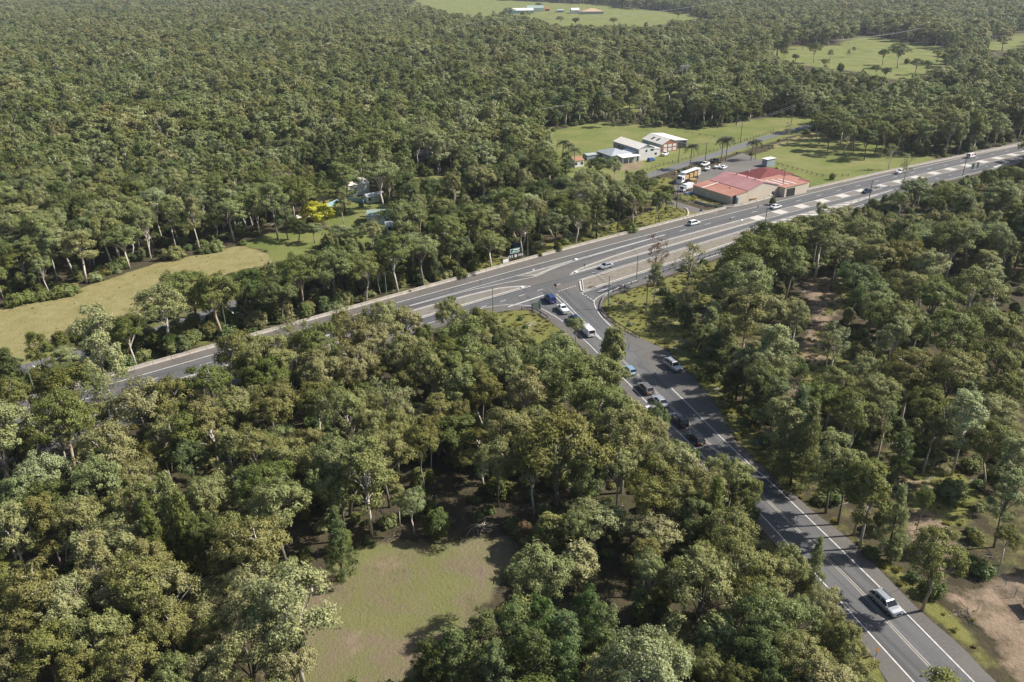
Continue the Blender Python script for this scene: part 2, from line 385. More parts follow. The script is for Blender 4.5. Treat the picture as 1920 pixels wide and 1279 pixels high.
slup = lerp([(127, 25.0), (148, 24.1), (180, 23.0), (208, 21.4), (230, 20.1), (275, 16.5), (290, 15.2)])
sllow = lerp([(130, 29.4), (144, 28.6), (174, 26.9), (185, 26.3), (230, 23), (275, 19.9), (319, 18.4), (640, 18.4)])
mb.between(hwline(slup, 127, 290), hwline(sllow, 127, 290), .026)
mb.between(hwline(14.95, 290, 640), hwline(sllow, 290, 640), .026)
tag(mb.build('highway_lane', M_HW), kind='structure')

LE = [(995,574),(1015,579),(1045,596),(1064,610),(1100,641.6),(1124,665.7),(1152.5,694),(1190.9,731.4),(1216,757.7),(1300,838),(1417,955),(1541,1090),(1713,1279),(1800,1375)]
SIDE_L = [(895,598),(912,591),(942,584),(981,580.6),(997,581.5),(1023,597),(1054,620.5),(1080,641),(1120,685),(1165.7,727),(1187.6,751),(1203,764),(1290,850),(1405,968),(1480,1050),(1556,1130),(1612,1197),(1664.6,1279),(1740,1375)]
SIDE_R = [(1990,1375),(1868,1279),(1800,1210),(1728,1148),(1664.6,1084.6),(1589.7,1009.7),(1518.6,953.6),(1400,847),(1369,812),(1347,766),(1310,718),(1262,670),(1249,657),(1198.5,632.8),(1165,618),(1140,597),(1130,580),(1131,566),(1142,553)]
mb = MB(); sp = smooth(gl(SIDE_L), 4) + smooth(gl(SIDE_R), 4) + gl([(1085,546),(1040,548),(960,566)])
mb.poly(sp, .032); tag(mb.build('side_road', M_SH), kind='structure'); ROADPOLYS.append(sp)
RE = [(1157.6,542),(1140,547.6),(1130,552.6),(1120,558.5),(1114,566),(1116.3,575),(1122,586),(1131.3,598.2),(1152.5,618.6),(1205,672),(1258.7,728),(1291.6,759.8),(1343,811.3),(1400,866),(1455,914),(1638,1090),(1826,1279),(1900,1355)]
mb = MB(); le = smooth(gl(LE), 5); re = smooth(gl(RE[1:]), 5)
inter = [HW(131, 25.2), HW(127.5, 25), HW(124, 17.2), HW(118, 17), HW(104, 17)]
mb.poly(le + re[::-1] + inter, .038); tag(mb.build('side_road_lane', M_SR), kind='structure')

loc = smooth(gl([(-60,722),(62,688),(125,672),(246,640),(321,613),(450,568),(600,520),(760,468),(900,420),(1030,378),(1130,352),(1220,328),(1300,303),(1370,281),(1440,257),(1500,241),(1560,224),(1640,205)]), 5)
mb = MB(); mb.strip(loc, 5.6, .024); tag(mb.build('service_road', M_LR), kind='structure')
def buf(Pts, w):
    Pts = np.array(Pts); T = np.gradient(Pts, axis=0); T /= np.linalg.norm(T, axis=1)[:, None]; N = np.c_[-T[:, 1], T[:, 0]] * w
    return list(Pts + N) + list((Pts - N)[::-1])
ROADPOLYS.append(buf(loc, 4.2))
drv = smooth(gl([(1214,366),(1236,374),(1264,382),(1290,390),(1316,397),(1345,398)]), 4)
yard = gl([(1262,342),(1290,330),(1340,313),(1362,299),(1392,287),(1420,298),(1436,306),(1400,330),(1330,345),(1310,348),(1300,368),(1268,364)])
yard2 = gl([(1372,386),(1398,372),(1440,352),(1470,358),(1462,366),(1400,382)])
mb = MB(); mb.strip(drv, 5.2, .028); mb.poly(yard, .028); mb.poly(yard2, .028)
tag(mb.build('gravel_driveway', M_DR), kind='structure'); ROADPOLYS += [buf(drv, 4), yard, yard2]

mk = MB(); wz = .046
def line(pts, w=.2, sm=0): mk.strip(smooth(pts, sm) if sm else pts, w, wz)
def dash(t, s0, s1, ln=3.0, per=12.0, w=.2):
    s = s0
    while s < s1: line(hwline(t, s, s + ln, 1.5), w); s += per
line(hwline(0, -140, 640), .24)
dash(3.5, -138 + 2, 86); dash(3.55, 187.5, 640, w=.22)
line(hwline(3.75, 86, 148), .2); line(hwline(lerp([(86, 4.0), (104, 4.6), (124.9, 7.7)]), 86, 125, 3), .22)
line(hwline(lerp([(125, 7.7), (132, 5.9), (142, 4.6), (160, 4.0), (181, 3.5)]), 125, 181, 3), .24); line(hwline(lerp([(148, 3.75), (181, 3.3)]), 148, 181), .3)
i1u = lerp([(-140, 6.9), (60, 6.9), (83, 6.8), (102, 7.2), (111, 8.0), (116, 9.9), (119.4, 12.6)])
line(hwline(i1u, -140, 119.4, 2.5), .22)
line(hwline(12.65, -140, 119.4), .22)
i3u = lerp([(133.2, 12.8), (135, 11.4), (141, 9.9), (153.5, 8.35), (170, 7.3), (216, 7.15), (640, 7.1)])
line(hwline(i3u, 133.2, 640, 3), .22)
line(hwline(upl, 133.2, 640), .22)
line(hwline(lerp([(133, 17.3), (147, 16.5), (183, 15.95), (210, 15.0), (640, 14.95)]), 133, 290), .22)
dash(lambda s: 14.95, 292, 640, 1.5, 9, .25)
line(hwline(slup, 127, 290, 3), .22)
line(hwline(sllow, 170, 640), .22)
for s in np.arange(-30, 128, 6.2): line(hwline(16.35, s, s + 1.9, 1), .22)
line(gl([(700,637.5),(760,619),(881.6,584),(917,576),(940,572.6),(960,571.6),(980,572.4),(995,574)]), .18, 4)
line(gl([(953,575.6),(985,565.2),(1020,553.6)]), .45)
line(le, .2); line(smooth(gl(RE[:9]), 5), .22); line(smooth(gl(RE[10:]), 5), .2)
line(gl([(1042.6,557.6),(1058,573),(1075,589),(1100,612),(1126,637)]), .2, 3); line(gl([(1042.6,551.3),(1060,567),(1080,587.6),(1104,612),(1128,636)]), .2, 3)
for k in range(7):
    a, c = np.array([1047, 546.5]), np.array([1082, 535.5]); q = a + (c - a) * (k / 7); r = a + (c - a) * ((k + .55) / 7); line(gl([q, r]), .3)
for k in range(5):
    a, c = np.array([1092, 551]), np.array([1116, 566]); q = a + (c - a) * (k / 5); r = a + (c - a) * ((k + .5) / 5); line(gl([q, r]), .35)
# left turn arrow in the slip lane, lane arrow by the accelerating lane
mk.poly(gl([(1118,547.5),(1127,543.5),(1133,541.5),(1147,537.3),(1147,538.6),(1135,543.8),(1131,546.2)]), wz)
mk.poly(gl([(1861,313),(1872,310.5),(1876,308),(1884,307.5),(1873,312),(1866,314.5)]), wz)
# 80 painted for drivers leaving the junction (top of the digits points along the travel direction)
def digits():
    t = G(1541, 1090) - G(1343, 850); t /= np.linalg.norm(t); l = np.array([-t[1], t[0]])
    o = G(1384, 868)
    def ring(cx, cy, rx, ry):
        p = [o + l * (cx + rx * math.cos(a)) + t * (cy + ry * math.sin(a)) for a in np.linspace(0, 2 * PI, 21)]
        mk.strip(p, .26, wz)
    ring(.65, .0, .45, 2.0); ring(-.0 - .55, .95, .42, .95); ring(-.55, -1.0, .48, 1.05)
digits()
tag(mk.build('road_markings', M_WH), kind='structure')
mb = MB()
cl = smooth(gl([(1128,637),(1150,658),(1176.6,684.3),(1209.5,716),(1240,745.6),(1286,790.5),(1319,823.3),(1349.6,850.7),(1421,921.7),(1529.8,1026.6),(1604.7,1099.6),(1672,1174.5),(1771,1279),(1850,1362)]), 5)
c2 = np.array(cl); T = np.gradient(c2, axis=0); T /= np.linalg.norm(T, axis=1)[:, None]; N_ = np.c_[-T[:, 1], T[:, 0]]
mb.strip(c2 + N_ * .17, .16, .046); mb.strip(c2 - N_ * .17, .16, .046)
tag(mb.build('centre_lines', M_CR), kind='structure')

# raised medians (kerbed)
def island(name, pts, top, inset=.28, h=.13):
    mb = MB(); mb.slab(pts, .02, h, 0)
    cx = np.mean(pts, axis=0); n = len(pts); Q = []
    for i in range(n):
        a, b, c = np.array(pts[i - 1]), np.array(pts[i]), np.array(pts[(i + 1) % n])
        e1 = (b - a) / (np.linalg.norm(b - a) + 1e-9); e2 = (c - b) / (np.linalg.norm(c - b) + 1e-9)
        nn = np.array([-(e1[1] + e2[1]), e1[0] + e2[0]]); nn /= np.linalg.norm(nn) + 1e-9; Q.append(b + nn * inset)
    mb.poly(Q, h + .004, 1)
    o = mb.build(name, [M_CO, top]); tag(o, kind='structure'); return o
def ccw(p):
    a = sum(p[i][0] * p[(i + 1) % len(p)][1] - p[(i + 1) % len(p)][0] * p[i][1] for i in range(len(p))); return p if a > 0 else p[::-1]
island('median', ccw(hwline(lambda s: i1u(s) + .5, -140, 117, 3) + [HW(118.4, 12.0)] + hwline(12.1, -140, 117, 6)[::-1]), M_MD)
island('median', ccw(hwline(lambda s: i3u(s) + .45, 136, 217, 3) + hwline(lambda s: upl(s) - .45, 134.6, 217, 4)[::-1]), M_MD)
island('traffic_island', ccw([HW(120.5, 4.3), HW(128, 4.15), HW(141, 4.05), HW(132, 5.5), HW(124.6, 7.2)]), M_MD, .25)
i4 = hwline(lambda s: lowl(s) + .8, 133.5, 215, 5) + hwline(lambda s: slup(s) - .55, 128.5, 212, 5)[::-1]
island('traffic_island', ccw(i4), M_MG, .3)
mb = MB(); mb.slab(ccw(hwline(lambda s: i3u(s) + .3, 217, 640, 6) + hwline(lambda s: upl(s) - .3, 217, 640, 6)[::-1]), .02, .12, 0)
for k in range(36):
    s = 217 + 11.95 * k; mb.poly(ccw([HW(s, i3u(s) + .32), HW(s + 4.7, i3u(s) + .32), HW(s + 4.7, upl(s) - .32), HW(s, upl(s) - .32)]), .126, 1)
tag(mb.build('striped_median', [M_MD, M_CO]), kind='structure')
mb = MB(); mb.slab(ccw(hwline(lambda s: lowl(s) + .45, 215, 286, 5) + hwline(lambda s: slup(s) - .3, 215, 283, 5)[::-1]), .02, .10, 0)
for k in range(15):
    s = 208 + 5.0 * k
    f = lambda ds, q: HW(s + ds, lowl(s) + .5 + (slup(s) - lowl(s) - .85) * q)
    if slup(s + 6) - lowl(s) < 1.0: break
    mb.poly(ccw([f(0, 0), f(2.2, 0), f(7.2, .72), f(5.6, 1.0), f(2.8, 1.0), f(4.0, .78)]), .106, 1)
tag(mb.build('chevron_island', [M_MD, M_CO]), kind='structure')
mb = MB(); mb.profile(resample(gl([(1087,528.2),(1088.6,538),(1090.2,546),(1094,546.5)]), .8)[0], [(-.22, .02), (.22, .02), (.18, .2), (-.18, .2)]); tag(mb.build('kerb', M_WH), kind='structure')
mb = MB(); mb.profile(resample(smooth(gl([(1283,411.5),(1289,405),(1290.5,399),(1288,393),(1283,391)]), 5), .8)[0], [(-.3, .0), (.3, .0), (.2, .3), (-.2, .3)]); tag(mb.build('curved_kerb', M_CO), kind='structure')
mb = MB(); mb.profile(resample(gl([(985,514),(994,515.5),(1003,517)]), .8)[0], [(-.2, .02), (.2, .02), (.16, .2), (-.16, .2)]); tag(mb.build('kerb', M_CO), kind='structure')

# ------------------------------------------------------------------ barriers, rails, kerb blocks
M_BAR = mat('barrier_concrete', (.44, .40, .35), .85, noise=(.9, (.30, .265, .225), 1.8))
M_GALV = mat('galvanised_steel', (.24, .245, .245), .6, .3, noise=(2, (.17, .17, .17), 1.5))
M_DARK = mat('dark_post', (.05, .048, .045), .85)
prof = [(-.3, 0), (.3, 0), (.3, .12), (.14, .35), (.1, .85), (-.1, .85), (-.14, .35), (-.3, .12)]
tb = lerp([(-140, -3.9), (0, -3.9), (60, -3.9), (110, -4.4), (130, -5.0), (219, -5.3)])
def barrier(pts, name, label):
    root = thing(name, label, 'barrier', (*pts[0], 0))
    m1, m2 = MB(), MB(); R_, q = resample(pts, 4.0)
    for i in range(len(R_) - 1):
        a, b = R_[i], R_[i + 1]; d = (b - a) / np.linalg.norm(b - a)
        m1.profile(np.array([a + d * .04, b - d * .04]) - pts[0], prof)
    m1.build('wall_segments', M_BAR, root); return root
barrier(hwline(tb, -140, 220, 4), 'concrete_barrier', 'long pale concrete barrier along the far shoulder, ending at the shed driveway')
B2 = smooth(gl([(1303,379),(1318,384),(1340,388.5),(1362,389),(1393,384.5),(1459,367.2),(1520,354.8),(1600,336.7),(1683,318.3),(1812,291.7),(1920,270),(2060,241)]), 6)
barrier(B2, 'concrete_barrier', 'pale concrete barrier curving round the red roofed sheds then along the highway')
def guard_rail(pix, label, step=2.6):
    pts = smooth(gl(pix), 6); root = thing('guard_rail', label, 'guard rail', (*pts[0], 0))
    mb = MB(); R_, q = resample(pts, 1.0)
    mb.profile(R_ - pts[0], [(-.04, .42), (.05, .48), (0, .56), (.05, .64), (-.04, .72), (-.07, .64), (-.05, .56), (-.07, .48)]); mb.build('rail', M_GALV, root)
    R_, q = resample(pts, step)
    for p in R_[:90]:
        p = p - pts[0]; mb = MB(); mb.box(p[0] - .09, p[0] + .09, p[1] - .09, p[1] + .09, 0, .75); mb.build('post', M_DARK, root)
guard_rail([(1196,529),(1175,536),(1156,545),(1141,553),(1131,562),(1127.5,574),(1128.5,583),(1136,593),(1156,608),(1175,620),(1199,633)], 'curved steel guard rail around the inside of the slip lane corner')
guard_rail([(978,581.5),(995,580.5),(1012,588),(1026,597)], 'short steel guard rail below the back of the green direction sign')
guard_rail([(1210,523),(1260,504.5),(1320,484),(1372,467)], 'steel guard rail on dark posts beside the slip lane, behind the roadside gums')

# ------------------------------------------------------------------ poles, wires and signs
M_PG = mat('green_lamp_pole', (.17, .23, .17), .5, .3); M_LH = mat('lamp_head', (.62, .62, .62), .5)
M_TM = mat('timber_pole', (.12, .095, .075), .9, noise=(2, (.20, .17, .14), 2)); M_INS = mat('porcelain', (.5, .5, .48), .4)
M_WIRE = mat('wire', (.16, .16, .16), .6)
def light_pole(u, v, h, au, av, label):
    p = G(u, v); root = thing('street_light', label, 'street light', (*p, 0), group='green street lights around the junction')
    top = np.array([p[0], p[1], h]); mb = MB(); mb.tube([(0, 0, 0), (0, 0, h)], [.13, .085], 8); mb.build('pole', M_PG, root)
    mb = MB(); mb.box(-.22, .22, -.22, .22, 0, .06); mb.build('base_plate', M_GALV, root)
    e = G(au, av, h + .5) - p; mb = MB(); mb.tube([(0, 0, h - .1), (e[0] * .3, e[1] * .3, h + .3), (e[0], e[1], h + .5)], [.055, .05, .045], 6); mb.build('arm', M_GALV, root)
    d = e / np.linalg.norm(e); a = math.atan2(d[1], d[0]); mb = MB()
    c, s = math.cos(a), math.sin(a); R = lambda x, y, z: (e[0] + x * c - y * s, e[1] + x * s + y * c, h + .5 + z)
    mb.hexa([R(-.2, -.13, -.07), R(.55, -.1, -.05), R(.55, .1, -.05), R(-.2, .13, -.07)], [R(-.2, -.1, .08), R(.45, -.06, .06), R(.45, .06, .06), R(-.2, .1, .08)]); mb.build('lamp_head', M_LH, root)
for a in [(924.7, 596, 8.4, 907, 511, 'green street light pole in the grass below the left median, arm over the highway'),
          (1140.3, 578.4, 8.8, 1113, 512, 'green street light pole inside the curved guard rail of the slip lane'),
          (1193.2, 528, 7.6, 1180, 460, 'green street light pole at the slip lane edge, arm reaching over the turning lane'),
          (725.2, 557, 8.2, 737, 505, 'green street light pole standing against dark trees behind the barrier'),
          (427.5, 634, 8.6, 436, 586, 'green street light pole by trees behind the barrier, second from the photo edge'),
          (68.9, 748, 8.0, 62, 687, 'green street light pole behind the barrier, leftmost in the photo'),
          (989.5, 484, 8.0, 985, 437, 'green street light pole just beside the black chevron board'),
          (1228.5, 424, 8.4, 1228, 371, 'green street light pole in grass before the shed driveway')]: light_pole(*a)
PT = {}
def power_pole(u, v, h, label, az=None, arms=1):
    p = G(u, v); root = thing('power_pole', label, 'power pole', (*p, 0), az or 0, group='timber power poles')
    mb = MB(); mb.tube([(0, 0, 0), (0, 0, h)], [.17, .11], 8); mb.build('pole', M_TM, root)
    for k in range(arms):
        z = h - .35 - .9 * k; mb = MB(); mb.box(-1.05, 1.05, -.06, .06, z, z + .12); c = mb.build('crossarm', M_TM, root)
        for x in (-.95, -.35, .35, .95):
            mb = MB(); mb.tube([(x, 0, z + .12), (x, 0, z + .32)], .05, 6); mb.build('insulator', M_INS, c)
    PT[(u, v)] = (p, h, az or 0); return root
PP = [((1268.6, 389.4), 9, 'timber power pole in grass at the driveway bend below the small white truck'),
      ((1272, 305), 9, 'timber power pole between the brick gabled barn and the local road'),
      ((1322, 304.5), 8.5, 'timber power pole beside the white ute on the local road'),
      ((1388, 268), 10, 'timber power pole with a pale transformer on the far side of the local road'),
      ((1484, 230), 9, 'farthest timber power pole along the local road, near the wood'),
      ((1466, 362), 9.5, 'timber power pole standing in front of the dark red roof section'),
      ((1432.4, 438), 8.6, 'thin dark timber pole standing over the chevron island'),
      ((1804.7, 330), 9, 'thin dark timber pole beside the grey sign backs near the highway'),
      ((1629.5, 374), 7, 'thin dark timber pole rising above treetops next to the dark car'),
      ((1211, 592), 9, 'slim dark timber pole with white plate in the grass beyond the guard rail')]
for (u, v), h, l in PP: power_pole(u, v, h, l, .5)
def wire(a, b, za, zb, sag, label, off=(0, 0), r=.035):
    a = np.array([*a, za]); b = np.array([*b, zb]); pts = []
    for t in np.linspace(0, 1, 13):
        p = a + (b - a) * t; p[2] -= sag * 4 * t * (1 - t); p[0] += off[0]; p[1] += off[1]; pts.append(p - a)
    mb = MB(); mb.tube(pts, r, 4); o = mb.build('power_line', M_WIRE); o.location = a; tag(o, label, 'power line', 'overhead wires between the poles')
pk = list(PT.values())
for i, j in ((0, 1), (1, 2), (2, 3), (3, 4)):
    for k, o in enumerate((-.7, .7)): wire(pk[i][0], pk[j][0], pk[i][1], pk[j][1], .9, 'thin sagging power line between the timber poles along the local road', (o, -o))
# the transmission line in the distance
M_TP = mat('weathered_pole', (.42, .40, .37), .8)
def h_frame(u, v, h, label, az, w=3.6):
    p = G(u, v); root = thing('transmission_pole', label, 'transmission pole', (*p, 0), az, group='transmission line frames')
    for x in (-w / 2, w / 2):
        mb = MB(); mb.tube([(x, 0, 0), (x, 0, h)], [.34, .24], 7); mb.build('pole', M_TP, root)
    mb = MB(); mb.box(-w, w, -.16, .16, h - 1.6, h - 1.25); c = mb.build('crossarm', M_TP, root)
    for x in (-w + .2, 0, w - .2):
        mb = MB(); mb.tube([(x, 0, h - 1.6), (x, 0, h - 3.0)], .14, 6); mb.build('insulator', M_INS, c)
    return p
t1 = h_frame(1350, 31, 24, 'tall pale twin pole transmission frame at the end of the far paddock', .15)
t2 = h_frame(1281, 168, 17, 'twin pole transmission frame rising among trees in the mid distance', .5)
t3 = G(960, 72); t4 = G(1010, 255); t5 = G(1820, 62); t6 = G(1560, 118)
for k, o in enumerate((-3, 0, 3)):
    wire(t1, t3, 21.3, 20, 6, 'pale transmission wire crossing above the far paddock', (o, 2 * k), .07)
    wire(t2, t4, 14.5, 13, 3.5, 'pale transmission wire sagging left from the mid distance frame', (o * .6, k), .04)
    wire(t6, t5, 18, 20, 4, 'pale transmission wire crossing trees near the right hand paddock', (o, k), .06)

M_BLK = mat('sign_black', (.012, .011, .014), .5); M_SW = mat('sign_white', (.80, .80, .80), .5); M_SG = mat('sign_green', (.012, .14, .085), .45)
M_SB = mat('sign_blue', (.02, .09, .16), .45); M_SBK = mat('sign_back', (.13, .17, .15), .6, .3); M_RED = mat('sign_red', (.42, .03, .035), .45)
M_ORG = mat('sign_amber', (.34, .15, .03), .6)
def board(name, label, cat, p, az, w, h, z0, face, back=None, posts=2, round_=False, group=None):
    """a sign; local -y is the face"""
    root = thing(name, label, cat, (*p, 0), az, group)
    mb = MB()
    if round_:
        v = [(w / 2 * math.cos(a), 0, z0 + h / 2 + h / 2 * math.sin(a)) for a in np.linspace(PI / 8, 2 * PI + PI / 8, 9)[:-1]]
        mb.add([(x, -.03, z) for x, y, z in v], [tuple(range(8))]); mb.add([(x, .0, z) for x, y, z in v], [tuple(range(7, -1, -1))])
    else: mb.box(-w / 2, w / 2, -.03, .0, z0, z0 + h)
    mb.build('panel', face, root)
    if back is not None:
        mb = MB(); mb.box(-w / 2, w / 2, .004, .03, z0, z0 + h); mb.build('back_sheet', back, root)
    xs = [0] if posts == 1 else list(np.linspace(-w * .38, w * .38, posts))
    for x in xs:
        mb = MB(); mb.tube([(x, .07, 0), (x, .07, z0 + h - .05)], .045, 6); mb.build('post', M_GALV, root)
    return root
fa = a_hw                                          # signs facing the side road stand along the highway
def flat(mb, pts, y): mb.add([(x, y, z) for x, z in pts], [tuple(range(len(pts)))])
cb = G(967, 488.5); r = board('chevron_sign', 'black board of white chevrons each side of a white ring, on the barrier', 'road sign', cb, fa - .05, 5.6, 1.15, .95, M_BLK)
for k in range(3):
    for sgn in (-1, 1):
        mb = MB(); x = sgn * (.85 + .62 * k); zc = 1.525; a, q = .17 * sgn, .34 * sgn
        flat(mb, [(x, zc - .42), (x + q, zc), (x, zc + .42), (x + a * 1.3, zc + .42), (x + q + a * 1.3, zc), (x + a * 1.3, zc - .42)][::sgn], -.036); mb.build('chevron', M_SW, r)
mb = MB(); n = 24; v = []
for a in np.linspace(0, 2 * PI, n + 1)[:-1]: v += [(.18 * math.cos(a), -.036, 1.525 + .18 * math.sin(a)), (.45 * math.cos(a), -.036, 1.525 + .45 * math.sin(a))]
mb.add(v, [(2 * i, 2 * i + 1, (2 * i + 3) % (2 * n), (2 * i + 2) % (2 * n)) for i in range(n)]); mb.build('ring', M_SW, r)
r = board('direction_sign', 'green and white direction sign rising behind the black chevron board', 'road sign', G(967.5, 487.2), fa - .05, 4.2, 1.5, 2.15, M_SG)
mb = MB()
for x0, x1, z0, z1 in ((-2.02, -1.93, 1.98, 3.32), (1.93, 2.02, 1.98, 3.32), (-1.93, 1.93, 1.98, 2.06), (-1.93, 1.93, 3.24, 3.32), (-.9, 1.2, 2.86, 3.12), (-1.3, -.2, 2.3, 2.52), (.1, 1.5, 2.3, 2.48)): mb.box(x0, x1, -.042, -.032, z0 + .25, z1 + .25)
mb.build('legend', M_SW, r)
board('direction_sign', 'dark blue sign seen edge-on above the green sign by the trees', 'road sign', G(972, 480), fa - 1.0, 3.0, 1.5, 2.6, M_SB)
board('marker_board', 'plain white marker board on the barrier beside the chevron board', 'road sign', G(948.5, 495.4), fa - .05, 1.9, 1.0, .55, M_SW)
board('direction_sign', 'back of a grey green direction sign on two posts above the grass wedge', 'road sign', G(1005.5, 589), fa + 2.95, 2.7, 2.0, 1.2, M_SG, M_SBK)
r = board('stop_sign', 'red octagonal stop sign on a thin post at the head of the queue', 'stop sign', G(1041, 549), fa + 1.55 + PI / 2 - 1.2, .9, .9, 1.75, M_RED, None, 1, True)
for u, v, l, w, h, z, f in ((1000.5, 515.5, 'white keep left sign on the small triangular traffic island', .7, .9, .9, M_SW), (1095.5, 505, 'dark square sign back on the tip of the right hand median', .5, .8, .9, M_SBK),
                      (1368, 417.5, 'small dark sign back at the start of the striped median', .5, .8, .9, M_SBK), (1421, 392, 'small dark sign back by the lane of the white sedan', .5, .7, .6, M_SBK),
                      (1313.5, 399.5, 'small blue sign at the mouth of the shed driveway', 1.0, .8, .6, M_SB), (1416.5, 847, 'grey sign back in the shade beside the painted 80', .9, 1.2, 1.2, M_SBK),
                      (1643, 1231, 'amber diamond warning sign at the near road verge', .8, .6, .9, M_ORG), (1822, 322, 'first grey square sign back near the highway trees', 1.6, 2.2, 1.2, M_SBK),
                      (1831, 320, 'second grey square sign back near the highway trees', 1.2, 2.2, 1.2, M_SBK), (1047, 577, 'small white sign between guard grass and hidden dark car', .4, .5, .4, M_SW)):
    if u == 1047: continue
    board('road_sign', l, 'road sign', G(u, v), fa - .3 if u != 1643 else .6, w, h, z, f, None, 2 if w > 1.1 else 1)
# white bullnose kerb markers on the median tips
for u, v, l in ((979, 539.5, 'white domed kerb marker at the tip of the left median'), (1080, 511, 'white domed kerb marker at the tip of the right median'), (1079.5, 487.5, 'white domed kerb marker on the thin turning lane island'), (1390, 414, 'white domed kerb marker where the median stripes begin')):
    mb = MB(); n = 10; prev = None; v_ = []; f_ = []
    for j, (rr, z) in enumerate(((.6, .12), (.56, .3), (.4, .4), (.15, .44))):
        v_ += [(rr * math.cos(2 * PI * k / n), rr * .7 * math.sin(2 * PI * k / n), z) for k in range(n)]
        if j: f_ += [((j - 1) * n + k, (j - 1) * n + (k + 1) % n, j * n + (k + 1) % n, j * n + k) for k in range(n)]
    f_.append(tuple(3 * n + k for k in range(n))); mb.add(v_, f_); o = mb.build('kerb_marker', M_SW); o.location = (*G(u, v), 0); o.rotation_euler.z = a_hw; tag(o, l, 'kerb marker', 'white kerb markers')
for u, v, l in ((1453, 902, 'thin white guide post in the verge above the shaded road'),):
    mb = MB(); mb.box(-.06, .06, -.03, .03, 0, 1.0); o = mb.build('guide_post', M_SW); o.location = (*G(u, v), 0); tag(o, l, 'guide post')

# ------------------------------------------------------------------ vehicles
M_GL = mat('car_glass', (.012, .015, .02), .08, spec=.6); M_TY = mat('tyre', (.018, .018, .018), .8); M_RIM = mat('alloy_rim', (.45, .45, .46), .35, .8)
M_HL = mat('headlight', (.75, .76, .78), .15, spec=.7); M_TL = mat('tail_light', (.35, .015, .015), .25); M_TRIM = mat('black_trim', (.03, .03, .032), .6); M_PL = mat('number_plate', (.7, .66, .4), .5)
PAINT = {k: mat('paint_' + k, c, .32, mtl, coat=.6) for k, c, mtl in (('white', (.78, .79, .80), 0), ('silver', (.50, .52, .54), .55), ('blue', (.025, .06, .20), .2), ('dark', (.03, .036, .05), .3), ('black', (.014, .014, .017), .2),
         ('light_blue', (.27, .44, .55), .35), ('bronze', (.24, .22, .21), .5), ('navy', (.015, .035, .075), .3), ('red', (.45, .05, .04), 0), ('pale_green', (.36, .55, .54), .1), ('mid_blue', (.03, .14, .42), .2))}
SPEC = {  # length, width, height, belt z, (base front x, roof front x, roof rear x, base rear x), hood z, tail z
 'sedan': (4.75, 1.82, 1.45, .93, (1.05, .35, -1.0, -1.75), .86, .95), 'hatch': (4.2, 1.76, 1.48, .93, (1.05, .4, -1.45, -1.95), .88, .93),
 'wagon': (4.75, 1.84, 1.62, 1.0, (1.15, .55, -1.75, -2.25), .95, 1.0), 'suv': (4.85, 1.9, 1.82, 1.12, (1.1, .6, -1.95, -2.35), 1.06, 1.12),
 'ute': (5.25, 1.85, 1.76, 1.08, (1.2, .65, -.45, -.75), 1.04, 1.08), 'van': (4.95, 1.9, 1.98, 1.08, (2.1, 1.3, -2.3, -2.42), 1.05, 1.08)}
